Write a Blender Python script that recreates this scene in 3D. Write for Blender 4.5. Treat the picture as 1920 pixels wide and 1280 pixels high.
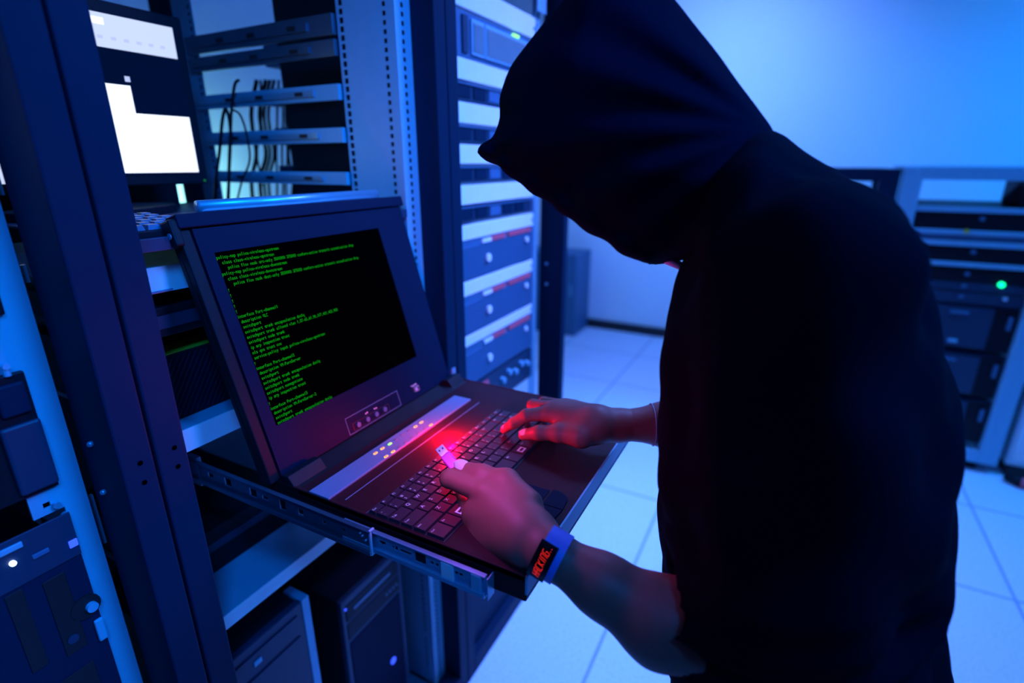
import bpy, bmesh, math, random
import numpy as np
from mathutils import Vector, Matrix
random.seed(7)
for o in list(bpy.data.objects): bpy.data.objects.remove(o)
SC = bpy.context.scene
COL = SC.collection

# ---------------------------------------------------------------- camera
YAW, PITCH, FPX = .4862, -.3243, 996.3
CAM = np.array([0., 0., 1.418])
cam_d = bpy.data.cameras.new('camera'); cam = bpy.data.objects.new('camera', cam_d); COL.objects.link(cam)
cam_d.sensor_width = 36; cam_d.lens = 36*FPX/1920
cam_d.clip_start = .02
cam.location = CAM
cam.rotation_euler = (math.pi/2+PITCH, 0, YAW-math.pi/2)
cam_d.dof.use_dof = True; cam_d.dof.focus_distance = .68; cam_d.dof.aperture_fstop = 1.95
SC.camera = cam
_f = np.array([math.cos(PITCH)*math.cos(YAW), math.cos(PITCH)*math.sin(YAW), math.sin(PITCH)])
_r = np.cross(_f, [0, 0, 1]); _r /= np.linalg.norm(_r); _u = np.cross(_r, _f)
def at(px, py, x=None, y=None, z=None, d=None):
    """point of the room seen at a pixel of the 1920x1280 frame, on a given plane (or at a given depth)"""
    q = _f*FPX+_r*(px-960)-_u*(py-640)
    if x is not None: t = (x-CAM[0])/q[0]
    elif y is not None: t = (y-CAM[1])/q[1]
    elif z is not None: t = (z-CAM[2])/q[2]
    else: t = d/FPX
    return CAM+q*t

# ---------------------------------------------------------------- view, world, lights
SC.view_settings.view_transform = 'Standard'; SC.view_settings.look = 'None'
SC.view_settings.gamma = 1; SC.view_settings.use_curve_mapping = False
SC.view_settings.exposure = 0
W = bpy.data.worlds.new('world'); SC.world = W; W.use_nodes = True
W.node_tree.nodes['Background'].inputs[0].default_value = (.0, .04, .4, 1)
W.node_tree.nodes['Background'].inputs[1].default_value = .10

def area(name, loc, tgt, size, power, col, size_y=None, spread=None):
    l = bpy.data.lights.new(name, 'AREA'); l.energy = power; l.color = col; l.size = size
    if size_y: l.shape = 'RECTANGLE'; l.size_y = size_y
    if spread: l.spread = spread
    o = bpy.data.objects.new(name, l); COL.objects.link(o); o.location = loc
    o.rotation_euler = (Vector(tgt)-Vector(loc)).to_track_quat('-Z', 'Y').to_euler()
    return o
PALE = (.12, .265, 1.)
area('ceiling_light_aisle', (2.35, .25, 2.85), (1.9, .35, 0), .7, 38, (.115, .24, 1.), .7, spread=math.radians(82))
area('fill_light_racks', (1.75, -.55, 2.75), (1.35, .72, 1.25), .35, 9, (.15, .24, 1.), .35, spread=math.radians(60))  # added lamp aimed at the middle rack to brighten its front
area('ceiling_light_wall', (3.2, .5, 2.8), (4.45, .75, 1.5), .7, 27, PALE, .7, spread=math.radians(105))
area('ceiling_light_right', (2.85, -1.75, 2.85), (3.7, -1.15, .7), .7, 44, (.0, .26, 1.), .7, spread=math.radians(120))
area('fill_light_front', (.75, -1.3, 2.7), (.55, .7, .8), .5, 12, (.0, .215, 1.), .5, spread=math.radians(70))  # added overhead lamp for the console and the rack fronts
area('fill_light_behind', (1.3, 2.3, 1.0), (1.5, 2.8, 1.15), .5, 7, (.34, .86, .80), .3, spread=math.radians(90))  # made-up lamp that brightens the wall seen through the rack
area('fill_light_column', (-.3, -.3, 2.25), (.87, .77, 1.45), .2, 1.1, (.0, .22, 1.), .2, spread=math.radians(35))  # extra lamp added to brighten the right mounting column
area('fill_light_left', (-.4, -.5, 2.6), (.2, .75, .9), .3, 2.6, (.0, .20, 1.), .3, spread=math.radians(50))  # added lamp lighting the left rail and posts

# ---------------------------------------------------------------- materials
def mat(name, col, rough=.5, metal=0., spec=.5, var=.06, scale=40., bump=0., emit=None, estr=1.):
    m = bpy.data.materials.new(name); m.use_nodes = True; n = m.node_tree.nodes; L = m.node_tree.links
    b = n['Principled BSDF']
    b.inputs['Roughness'].default_value = rough; b.inputs['Metallic'].default_value = metal
    b.inputs['Specular IOR Level'].default_value = spec
    tc = n.new('ShaderNodeTexCoord'); nz = n.new('ShaderNodeTexNoise'); nz.inputs['Scale'].default_value = scale
    nz.inputs['Detail'].default_value = 3
    L.new(tc.outputs['Object'], nz.inputs['Vector'])
    mx = n.new('ShaderNodeMix'); mx.data_type = 'RGBA'
    a = [max(0, c*(1-var)) for c in col]; c2 = [min(1, c*(1+var)) for c in col]
    mx.inputs[6].default_value = (*a, 1); mx.inputs[7].default_value = (*c2, 1)
    L.new(nz.outputs['Fac'], mx.inputs[0]); L.new(mx.outputs[2], b.inputs['Base Color'])
    if bump:
        bp = n.new('ShaderNodeBump'); bp.inputs['Strength'].default_value = bump; bp.inputs['Distance'].default_value = .002
        L.new(nz.outputs['Fac'], bp.inputs['Height']); L.new(bp.outputs['Normal'], b.inputs['Normal'])
    if emit:
        b.inputs['Emission Color'].default_value = (*emit, 1); b.inputs['Emission Strength'].default_value = estr
    return m
M = {}
M['frame'] = mat('dark_frame_paint', (.0004, .017, .044), .55, 0, .10)
M['light'] = mat('light_grey_paint', (.20, .48, .62), .45, .1)
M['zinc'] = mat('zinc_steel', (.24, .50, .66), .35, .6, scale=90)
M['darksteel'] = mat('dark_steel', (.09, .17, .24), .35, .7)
M['black'] = mat('black_plastic', (.005, .008, .014), .5, 0, .2)
M['deck'] = mat('console_black_glow_tint', (.046, .010, .014), .45, 0, .12, scale=600, bump=.05)  # red raised in the black base colour to strengthen the stick's glow
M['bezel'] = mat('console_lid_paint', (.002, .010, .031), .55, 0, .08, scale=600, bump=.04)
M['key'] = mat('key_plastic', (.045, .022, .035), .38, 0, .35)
M['legend'] = mat('key_legend_ink', (.95, .96, 1.), .6)
M['silver'] = mat('silver_strip', (.20, .27, .42), .45, .2, scale=200)
M['white'] = mat('white_panel', (.85, .86, .88), .5)
M['server'] = mat('server_blue_grey', (.045, .14, .25), .5)
M['serverdark'] = mat('server_dark_bezel', (.008, .035, .075), .45)
M['servermesh'] = mat('server_mesh_grey', (.22, .33, .36), .6)
M['red'] = mat('red_label', (.75, .10, .14), .5)
M['yellow'] = mat('yellow_label', (.75, .50, .02), .5)
M['wall'] = mat('wall_paint', (.80, .82, .86), .9, scale=3, var=.03)
M['wallback'] = mat('wall_behind_paint', (.70, .84, .82), .9, scale=3, var=.05)
M['base'] = mat('black_baseboard', (.01, .01, .014), .5)
M['skin'] = mat('skin', (.33, .105, .085), .52, 0, .4, var=.10, scale=60, bump=.10)
M['nail'] = mat('nail', (.85, .66, .66), .25)
M['cloth'] = mat('hoodie_black_fleece', (.0009, .0026, .0090), .92, 0, .03, var=.3, scale=300, bump=.15)
M['hood'] = mat('hood_black_fleece', (.0010, .0026, .0135), .90, 0, .03, var=.3, scale=300, bump=.15)
M['trouser'] = mat('trouser_cloth', (.010, .011, .018), .9, 0, .1)
M['shoe'] = mat('shoe_black', (.02, .02, .025), .5)
M['cord'] = mat('pale_cord', (.55, .6, .75), .7)
M['band'] = mat('blue_silicone', (.10, .22, .80), .5)
M['glass'] = mat('black_glass', (.004, .004, .006), .12)
M['usb'] = mat('pink_plastic', (.85, .05, .50), .3)
M['usbmetal'] = mat('usb_metal', (.82, .80, .86), .22, .6)
M['screen'] = mat('screen_black', (.0005, .0005, .0005), .8, 0, .0)
M['greentext'] = mat('green_screen_text', (0, .02, 0), .9, 0, 0, emit=(.004, .42, .012), estr=.85)
M['redtext'] = mat('red_screen_text', (.02, 0, 0), .5, emit=(1, .02, .01), estr=1.1)
M['lcdwhite'] = mat('lcd_white', (.1, .1, .1), .5, emit=(.80, .86, 1.), estr=1.5)
M['lcdpale'] = mat('lcd_pale', (.1, .1, .1), .5, emit=(.62, .72, 1.), estr=1.0)
M['lcddark'] = mat('lcd_navy', (.002, .002, .004), .8, 0, .02, emit=(0, .004, .03), estr=1)
M['lcdgrey'] = mat('lcd_grey', (.1, .1, .1), .5, emit=(.50, .58, .92), estr=1.0)
M['amber'] = mat('amber_led', (.5, .3, .1), .4, emit=(1, .42, .06), estr=1.7)
M['green'] = mat('green_led', (.2, .5, .1), .4, emit=(.30, 1, .15), estr=1.6)
M['ledgreen'] = mat('bright_green_led', (.2, .5, .1), .4, emit=(.0, 1, .35), estr=3.0)
M['ledblue'] = mat('blue_led', (.1, .1, .5), .4, emit=(.03, .08, 1), estr=1.6)
M['ledwhite'] = mat('white_led', (.5, .5, .5), .4, emit=(.45, .6, 1), estr=5)
M['unlit'] = mat('unlit_led', (.16, .14, .20), .4)
M['floor'] = None

def floor_mat():
    m = bpy.data.materials.new('floor_tiles'); m.use_nodes = True; n = m.node_tree.nodes; L = m.node_tree.links
    b = n['Principled BSDF']; b.inputs['Roughness'].default_value = .42
    tc = n.new('ShaderNodeTexCoord'); mp = n.new('ShaderNodeMapping')
    mp.inputs['Location'].default_value = (-2.076, -.350, 0)
    L.new(tc.outputs['Object'], mp.inputs['Vector'])
    br = n.new('ShaderNodeTexBrick'); br.offset = 0; br.squash = 1
    br.inputs['Scale'].default_value = 1; br.inputs['Brick Width'].default_value = .6; br.inputs['Row Height'].default_value = .6
    br.inputs['Mortar Size'].default_value = .006; br.inputs['Mortar Smooth'].default_value = .3
    br.inputs['Color1'].default_value = (.72, .78, .86, 1); br.inputs['Color2'].default_value = (.70, .76, .84, 1)
    br.inputs['Mortar'].default_value = (.30, .38, .52, 1)
    L.new(mp.outputs[0], br.inputs['Vector'])
    nz = n.new('ShaderNodeTexNoise'); nz.inputs['Scale'].default_value = 130; nz.inputs['Detail'].default_value = 3
    L.new(tc.outputs['Object'], nz.inputs['Vector'])
    cr = n.new('ShaderNodeValToRGB'); cr.color_ramp.elements[0].position = .33; cr.color_ramp.elements[0].color = (.80, .84, .9, 1)
    cr.color_ramp.elements[1].position = .5; cr.color_ramp.elements[1].color = (1, 1, 1, 1)
    L.new(nz.outputs['Fac'], cr.inputs[0])
    mx = n.new('ShaderNodeMix'); mx.data_type = 'RGBA'; mx.blend_type = 'MULTIPLY'; mx.inputs[0].default_value = 1
    L.new(br.outputs['Color'], mx.inputs[6]); L.new(cr.outputs[0], mx.inputs[7]); L.new(mx.outputs[2], b.inputs['Base Color'])
    return m
M['floor'] = floor_mat()

# ---------------------------------------------------------------- mesh helpers
ROOT = {}
class MB:
    def __init__(s): s.v = []; s.f = []; s.m = []
    def add(s, vs, fs, mi=0):
        k = len(s.v); s.v += [tuple(map(float, p)) for p in vs]; s.f += [tuple(i+k for i in f) for f in fs]; s.m += [mi]*len(fs); return s
    def box(s, x0, x1, y0, y1, z0, z1, mi=0):
        vs = [(x, y, z) for x in (x0, x1) for y in (y0, y1) for z in (z0, z1)]
        return s.add(vs, [(0, 1, 3, 2), (4, 6, 7, 5), (0, 4, 5, 1), (2, 3, 7, 6), (0, 2, 6, 4), (1, 5, 7, 3)], mi)
    def obox(s, c, ax, ay, az, mi=0):
        c, ax, ay, az = map(np.array, (c, ax, ay, az))
        vs = [c+i*ax+j*ay+k*az for i in (-1, 1) for j in (-1, 1) for k in (-1, 1)]
        return s.add(vs, [(0, 1, 3, 2), (4, 6, 7, 5), (0, 4, 5, 1), (2, 3, 7, 6), (0, 2, 6, 4), (1, 5, 7, 3)], mi)
    def tube(s, pts, r, n=10, mi=0, cap=True, ry=None):
        pts = [np.array(p, float) for p in pts]; N = len(pts); rs = r if hasattr(r, '__len__') else [r]*N
        k = len(s.v); up = None
        for i, p in enumerate(pts):
            t = pts[min(i+1, N-1)]-pts[max(i-1, 0)]; t /= np.linalg.norm(t)+1e-12
            if up is None: up = np.array([0, 0, 1.]) if abs(t[2]) < .9 else np.array([1., 0, 0])
            a = np.cross(t, up); a /= np.linalg.norm(a); b = np.cross(a, t); up = b
            for j in range(n):
                q = 2*math.pi*j/n; s.v.append(tuple(p+rs[i]*(a*math.cos(q)+b*math.sin(q))))
        for i in range(N-1):
            for j in range(n):
                s.f.append((k+i*n+j, k+i*n+(j+1) % n, k+(i+1)*n+(j+1) % n, k+(i+1)*n+j)); s.m.append(mi)
        if cap:
            s.f.append(tuple(k+j for j in range(n))[::-1]); s.f.append(tuple(k+(N-1)*n+j for j in range(n))); s.m += [mi, mi]
        return s
    def prism(s, poly, o, a, b, e, mi=0):
        """polygon of (u,v) laid in plane o + u*a + v*b, extruded by e"""
        o, a, b, e = map(lambda t: np.array(t, float), (o, a, b, e)); n = len(poly)
        P = [o+u*a+v*b for u, v in poly]
        return s.add(P+[p+e for p in P], [tuple(range(n))[::-1], tuple(range(n, 2*n))]+[(i, (i+1) % n, n+(i+1) % n, n+i) for i in range(n)], mi)
    def build(s, name, m, parent=None, smooth=False, bevel=0., origin=None):
        off = np.array(ROOT[parent.name]) if parent is not None else None
        V = np.array(s.v)
        if off is None:
            off = np.array(origin) if origin is not None else np.array([(V[:, 0].min()+V[:, 0].max())/2, (V[:, 1].min()+V[:, 1].max())/2, V[:, 2].min()])
        me = bpy.data.meshes.new(name); me.from_pydata([tuple(p) for p in V-off], [], s.f)
        ms = m if isinstance(m, (list, tuple)) else [m]
        for q in ms: me.materials.append(M[q] if isinstance(q, str) else q)
        me.polygons.foreach_set('material_index', s.m)
        bm = bmesh.new(); bm.from_mesh(me); bmesh.ops.recalc_face_normals(bm, faces=bm.faces)
        if bevel:
            es = [e for e in bm.edges if len(e.link_faces) == 2 and e.calc_face_angle(0) > .6]
            bmesh.ops.bevel(bm, geom=es, offset=bevel, segments=2, affect='EDGES', profile=.5, clamp_overlap=True)
        bm.to_mesh(me); bm.free()
        if smooth: me.polygons.foreach_set('use_smooth', [True]*len(me.polygons))
        me.update()
        o = bpy.data.objects.new(name, me); COL.objects.link(o)
        if parent is not None: o.parent = parent
        else: o.location = off
        ROOT[o.name] = tuple(off)
        return o
def tag(o, label=None, cat=None, group=None, kind=None):
    if label: o['label'] = label
    if cat: o['category'] = cat
    if group: o['group'] = group
    if kind: o['kind'] = kind
    return o
def thing(name, loc, label, cat, group=None):
    o = bpy.data.objects.new(name, None); COL.objects.link(o); o.location = tuple(map(float, loc)); o.empty_display_size = .05
    ROOT[o.name] = tuple(map(float, loc)); return tag(o, label, cat, group)
def copy_tree(o, delta=None, label=None, parent=None):
    c = o.copy(); COL.objects.link(c); c.parent = parent
    if delta is not None: c.location = [a+b for a, b in zip(o.location, delta)]
    if label: c['label'] = label
    for ch in list(o.children): copy_tree(ch, None, None, c)
    return c
GL = {}
def glyph(ch):
    if ch in GL: return GL[ch]
    cu = bpy.data.curves.new('g', 'FONT'); cu.body = ch; cu.resolution_u = 2; cu.size = 1
    ob = bpy.data.objects.new('g', cu); COL.objects.link(ob)
    dg = bpy.context.evaluated_depsgraph_get(); me = ob.evaluated_get(dg).to_mesh()
    v = [(p.co.x, p.co.y) for p in me.vertices]; f = [tuple(p.vertices) for p in me.polygons]
    ob.evaluated_get(dg).to_mesh_clear(); bpy.data.objects.remove(ob); bpy.data.curves.remove(cu)
    GL[ch] = (v, f); return GL[ch]
def text(mb, s, o, a, b, h, pitch=None, wide=1., mi=0, center=False):
    """lettering: cap height about .7*h, a = reading direction, b = up"""
    o, a, b = map(lambda t: np.array(t, float), (o, a, b)); x = 0; out = []
    for ch in s:
        if ch == ' ': x += pitch or h*.35; continue
        v, f = glyph(ch)
        if not v: x += pitch or h*.35; continue
        mn = min(p[0] for p in v); mxx = max(p[0] for p in v); w = (mxx-mn)*h*wide
        if pitch:
            sc = min(1, pitch*.86/max(w, 1e-6)) if w > pitch*.86 else 1
            x0 = x+(pitch-w*sc)/2; out.append((x0, v, f, mn, sc)); x += pitch
        else: out.append((x, v, f, mn, 1)); x += w+h*.09
    sh = x/2 if center else 0
    for x0, v, f, mn, sc in out:
        mb.add([o+a*(x0-sh+(p[0]-mn)*h*wide*sc)+b*(p[1]*h) for p in v], f, mi)
    return x
def ladder(mb, x0, x1, y0, y1, z0, z1, hole=.009, pitch=.0148, axis='y', mi=0):
    """perforated strip: real square holes; axis = direction of the plate's normal"""
    if axis == 'y':
        c = (x0+x1)/2
        mb.box(x0, c-hole/2, y0, y1, z0, z1, mi); mb.box(c+hole/2, x1, y0, y1, z0, z1, mi)
        z = z0
        while z < z1: mb.box(c-hole/2, c+hole/2, y0, y1, z, min(z+pitch-hole, z1), mi); z += pitch
    else:
        c = (y0+y1)/2
        mb.box(x0, x1, y0, c-hole/2, z0, z1, mi); mb.box(x0, x1, c+hole/2, y1, z0, z1, mi)
        z = z0
        while z < z1: mb.box(x0, x1, c-hole/2, c+hole/2, z, min(z+pitch-hole, z1), mi); z += pitch

# ---------------------------------------------------------------- room
def struct(name, x0, x1, y0, y1, z0, z1, m):
    return tag(MB().box(x0, x1, y0, y1, z0, z1).build(name, m), kind='structure')
f = MB().box(-2.5, 4.6, -3.2, 2.9, -.05, 0).build('floor', 'floor', origin=(0, 0, 0)); tag(f, kind='structure')
struct('ceiling', -2.5, 4.6, -3.2, 2.9, 3.0, 3.05, 'wall')
struct('wall_far', 4.45, 4.6, -3.2, 2.9, 0, 3.0, 'wall')
struct('wall_behind', -2.5, 4.45, 2.8, 2.9, 0, 3.0, 'wallback')
struct('wall_right', -2.5, 4.45, -3.2, -3.1, 0, 3.0, 'wall')
struct('baseboard_far', 4.425, 4.45, -3.1, 1.56, 0, .075, 'base')
struct('baseboard_behind', -2.5, 4.425, 2.775, 2.8, 0, .075, 'base')

# ---------------------------------------------------------------- cabinet frames of the row
YF, YM = .64, .722         # front of the frames, plane of the mounting rails
def cabinet(x0, label, left_rail=True, right_rail=True, w=.65, side_w=.036, depth=.85, h=2.0, lower=None):
    t = thing('server_rack', (x0+w/2, YF+depth/2, 0), label, 'rack')
    xa, xb = x0+.0015, x0+w-.0015
    for s, (a, b) in enumerate(((xa, xa+side_w), (xb-side_w, xb))):
        MB().box(a, b, YF, YM, .0, h).build('front_post', 'frame', t, bevel=.0025)
        MB().box(a, b, YF+depth-.05, YF+depth, 0, h).build('rear_post', 'frame', t, bevel=.002)
        for (za, zb) in ((0, .05), (h-.05, h)): MB().box(a, b, YM, YF+depth-.05, za, zb).build('side_beam', 'frame', t, bevel=.002)
    MB().box(xa+side_w, xb-side_w, YF, YF+.05, 0, .06).build('bottom_beam', 'frame', t, bevel=.002)
    MB().box(xa, xb, YF, YF+depth, h, h+.03).build('top_panel', 'frame', t, bevel=.002)
    MB().box(xa+side_w, xb-side_w, YF+.05, YF+depth, .02, .05).build('bottom_panel', 'light', t)
    return t
rackA = cabinet(-.355, 'tall dark steel rack cabinet at the left edge with bolts on its post')
rackB = cabinet(.295, 'tall dark steel rack cabinet holding the pulled out console')
rackC = cabinet(.945, 'tall dark steel rack cabinet full of white panels behind the hooded person')
# screws and screw holes on the front posts
for k, (px, py) in enumerate(((327, 839), (334, 874))):
    p = at(px, py, y=YF); MB().tube([(p[0], YF-.0006, p[2]), (p[0], YF+.002, p[2])], .0030, 12).build('screw_hole', 'screen', rackB)
for k, (px, py) in enumerate(((263, 868), (271, 904))):
    p = at(px, py, y=YF); MB().tube([(p[0], YF-.0006, p[2]), (p[0], YF+.002, p[2])], .0030, 12).build('screw_hole', 'screen', rackA)
XA = .2935-.036
for (px, py) in ((173, 831), (197, 921)):
    p = at(px, py, x=XA); MB().tube([(XA-.005, p[1], p[2]), (XA-.003, p[1], p[2]), (XA+.001, p[1], p[2])], [.002, .0035, .0035], 12).build('bolt', 'zinc', rackA, smooth=True)
for (px, py) in ((1025, 494), (1025, 532)):
    X = 1.5935-.036; p = at(px, py, x=X); MB().tube([(X-.005, p[1], p[2]), (X-.003, p[1], p[2]), (X+.001, p[1], p[2])], [.003, .005, .005], 12).build('bolt', 'zinc', rackC, smooth=True)

# rack A: mounting rail (front facing strip with notches) -----------------------------------
def column(t, xin, y0, y1, facing, h0=.05, h1=2.0, name='mounting_rail', m='light', xout=None, holes=True):
    """perforated upright: side web at xin, front flange at y0"""
    mb = MB(); xo = xout
    ladder(mb, min(xin, xo), max(xin, xo), y0, y0+.002, h0, h1, .0095, .0222, 'y')
    mb.box(min(xin, xin+facing*.002), max(xin, xin+facing*.002), y0+.002, y1-.02, h0, h1)
    ladder(mb, min(xin, xin+facing*.002), max(xin, xin+facing*.002), y1-.02, y1, h0, h1, .009, .0222, 'x')
    return mb.build(name, m, t)
mb = MB()
mb.box(.226, .250, YM, YM+.003, .05, 1.03); mb.box(.196, .250, YM, YM+.003, 1.045, 2.0); ladder(mb, .196, .226, YM, YM+.003, 1.03, 1.045, .007, .015, 'y'); mb.box(.226, .250, YM, YM+.003, 1.03, 1.045)
mb.box(.248, .250, YM+.003, YM+.05, .05, 2.0)
mb.build('mounting_rail', 'light', rackA)
MB().box(.250, .2575, YM+.02, YM+.03, .05, 2.0).build('mounting_rail', 'darksteel', rackA)
for (z0, z1) in ((.935, 1.01), (1.29, 1.31), (1.385, 1.41)):
    MB().box(.252, .268, YM+.035, YM+.040, z0, z1).build('rail_bracket', 'light', rackA)
mb = MB(); mb.box(-.31, -.27, YM, YM+.003, .05, 2.0).build('mounting_rail', 'light', rackA)

# rack B: mounting columns
mb = MB()
mb.box(.350, .352, .70, .80, .05, 2.0); ladder(mb, .333, .352, .70, .702, .05, 2.0, .0095, .0148, 'y'); mb.build('mounting_rail', 'light', rackB)
mb = MB()
X0 = .862
ladder(mb, X0, X0+.002, .695, .74, .05, 2.0, .008, .0148, 'x')
mb.box(X0, X0+.002, .74, .81, .05, 2.0)
ladder(mb, X0, X0+.002, .81, .832, .05, 2.0, .010, .0148, 'x')
ladder(mb, X0, .9065, .693, .695, .05, 2.0, .008, .0148, 'y')
mb.build('mounting_rail', 'light', rackB)
MB().box(X0, X0+.03, .70, .83, .05, .062).build('rail_foot', 'light', rackB)
mb = MB(); ladder(mb, X0, X0+.002, 1.26, 1.285, .05, 2.0, .009, .0148, 'x'); mb.box(X0, X0+.002, 1.285, 1.33, .05, 2.0); mb.build('mounting_rail', 'light', rackB)
mb = MB(); ladder(mb, .350, .352, 1.26, 1.285, .05, 2.0, .009, .0148, 'x'); mb.build('mounting_rail', 'light', rackB)
# slide rails running from front to back on the right side of rack B
def zat(py, px=500, X=X0): return at(px, py, x=X)[2]
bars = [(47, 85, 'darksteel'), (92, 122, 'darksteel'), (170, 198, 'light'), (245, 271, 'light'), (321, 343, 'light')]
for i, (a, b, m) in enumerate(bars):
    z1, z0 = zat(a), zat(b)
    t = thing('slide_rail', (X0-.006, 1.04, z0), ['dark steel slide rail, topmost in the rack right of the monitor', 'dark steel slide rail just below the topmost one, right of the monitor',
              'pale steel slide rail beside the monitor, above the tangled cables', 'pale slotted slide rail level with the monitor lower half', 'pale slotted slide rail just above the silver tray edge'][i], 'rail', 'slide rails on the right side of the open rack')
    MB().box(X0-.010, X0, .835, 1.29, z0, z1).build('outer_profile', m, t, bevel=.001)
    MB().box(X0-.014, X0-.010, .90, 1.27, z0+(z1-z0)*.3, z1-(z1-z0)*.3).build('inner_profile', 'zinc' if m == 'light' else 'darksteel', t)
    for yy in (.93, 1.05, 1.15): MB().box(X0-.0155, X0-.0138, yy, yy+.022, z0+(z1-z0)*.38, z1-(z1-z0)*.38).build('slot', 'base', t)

# ---------------------------------------------------------------- equipment in rack B
XL, XR = .354, .860
def shelf(name, z0, z1, y0, y1, label, lip=.03, m='light', cat='shelf'):
    t = thing(name, ((XL+XR)/2, (y0+y1)/2, z0), label, cat)
    MB().box(XL, XR, y0+.002, y1, z1-.003, z1).build('plate', m, t)
    MB().box(XL-.012, XR, y0, y0+.002, z1-lip, z1).build('front_lip', 'white' if m == 'light' else m, t, bevel=.0006)  # lip whiter than its plate: missing front light put into the colour
    return t
shelf('keyboard_tray', 1.30, 1.331, .690, 1.26, 'dark tray carrying the second keyboard and the lit monitor', .016, 'serverdark')
# silver profile on the front edge of the tray
t = thing('tray_handle', (.63, .716, 1.34), 'silver round profile with a white strip along the tray front, right behind the console lid', 'handle')
MB().tube([(.455, .722, 1.3615), (.808, .722, 1.3615)], .0085, 20).build('round_bar', 'zinc', t, smooth=True)
MB().box(.455, .808, .708, .716, 1.331, 1.3545).build('white_strip', 'white', t, bevel=.001)
t = thing('keyboard', (.40, .76, 1.331), 'black computer keyboard with pale keys on the tray left of the console lid', 'keyboard')
MB().prism([(0, 0), (.16, 0), (.16, .014), (0, .008)], (.356, .700, 1.331), (0, 1, 0), (0, 0, 1), (.098, 0, 0)).build('case', 'black', t, bevel=.001)
for j in range(6):
    for i in range(5):
        x = .359+i*.0188+(j % 2)*.003; y = .706+j*.0242
        if x+.014 > .453: continue
        z = 1.3392+(y-.700)*.0375
        MB().add([(x, y, z), (x+.0155, y, z), (x+.0155, y+.016, z), (x, y+.016, z), (x+.0015, y+.0015, z+.006), (x+.014, y+.0015, z+.006), (x+.014, y+.0145, z+.006), (x+.0015, y+.0145, z+.006)],
                 [(0, 3, 2, 1), (4, 5, 6, 7), (0, 1, 5, 4), (1, 2, 6, 5), (2, 3, 7, 6), (3, 0, 4, 7)]).build('keycap', 'server', t)
# monitor
t = thing('monitor', (.50, 1.05, 1.331), 'lit monitor with white windows on a dark desktop, behind the left post', 'monitor')
mx0, mx1, mz0, mz1, my = .318, .694, 1.379, 1.668, 1.05
MB().box(mx0, mx1, my, my+.045, mz0, mz1).build('casing', 'black', t, bevel=.003)
sx0, sx1, sz0, sz1 = mx0+.016, mx1-.014, 1.397, mz1-.018
MB().box(sx0, sx1, my-.0012, my, sz0, sz1).build('screen', 'lcddark', t)
w_, h_ = sx1-sx0, sz1-sz0
mb = MB()
mx = lambda px, py: at(px, py, y=my-.002)
mb.box(sx0, sx1-.006, my-.0022, my-.0012, mx(340, 112)[2], sz1-.002, 1)
mb.box(sx0+.01, sx1-.12, my-.0026, my-.0022, sz1-.019, sz1-.009, 0)
for i in range(6): mb.box(sx1-.034-i*.020, sx1-.026-i*.020, my-.0026, my-.0022, sz1-.040, sz1-.035, 2)
zt_ = mx(300, 216)[2]; xc_ = mx(250, 190)[0]
mb.box(sx0, sx1-.004, my-.0022, my-.0012, sz0+.004, zt_, 0)
mb.box(sx0, xc_, my-.0022, my-.0012, zt_, mx(235, 160)[2], 0)
mb.box(xc_-.006, xc_+.002, my-.0022, my-.0012, mx(240, 151)[2]-.002, mx(240, 147)[2]+.003, 2)
mb.build('screen_windows', ['lcdwhite', 'lcdpale', 'lcdgrey'], t)
MB().tube([(mx1-.008, my-.001, mz0+.006), (mx1-.008, my+.001, mz0+.006)], .0025, 10).build('power_light', 'yellow', t)
MB().box(.46, .54, my+.046, my+.07, 1.345, 1.52).build('stand_neck', 'black', t, bevel=.004)
MB().prism([(.13*math.cos(a), .09*math.sin(a)) for a in np.linspace(0, 2*math.pi, 33)[:-1]], (.50, my+.03, 1.331), (1, 0, 0), (0, 1, 0), (0, 0, .014)).build('stand_base', 'black', t, bevel=.002)
q0, q1, q2, q3 = at(255, 384, y=1.22), at(333, 352, y=1.22), at(362, 355, y=1.22), at(392, 380, y=1.22)
tt = thing('dark_filler', ((q0[0]+q1[0])/2, 1.24, 1.331), 'added black filler behind the monitor stand on the keyboard tray', 'box')  # dark filler added to cover the bright wall below the monitor
MB().box(.356, q1[0], 1.22, 1.255, 1.331, q1[2]+.02).build('case', 'black', tt, bevel=.002)
MB().box(q1[0], XR-.03, 1.225, 1.255, 1.331, at(350, 382, y=1.22)[2]).build('low_part', 'serverdark', tt, bevel=.002)
# white flat appliance
t = thing('appliance_box', (.607, .95, 1.257), 'pale flat metal box under the keyboard tray, beside the console lid', 'server')
MB().box(.356, XR-.002, .7215, 1.15, 1.257, 1.291).build('case', 'white', t, bevel=.0008)
MB().box(.356, .40, .7195, .7215, 1.2585, 1.2605).build('seam', 'silver', t)
t = thing('network_switch', (.607, .9, 1.19), 'black flat device in the gap under the pale flat box', 'server')
MB().box(.356, XR-.002, .735, 1.15, 1.195, 1.235).build('case', 'black', t, bevel=.001)
MB().box(.37, .60, .7335, .735, 1.206, 1.224).build('faceplate', 'serverdark', t)
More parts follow.
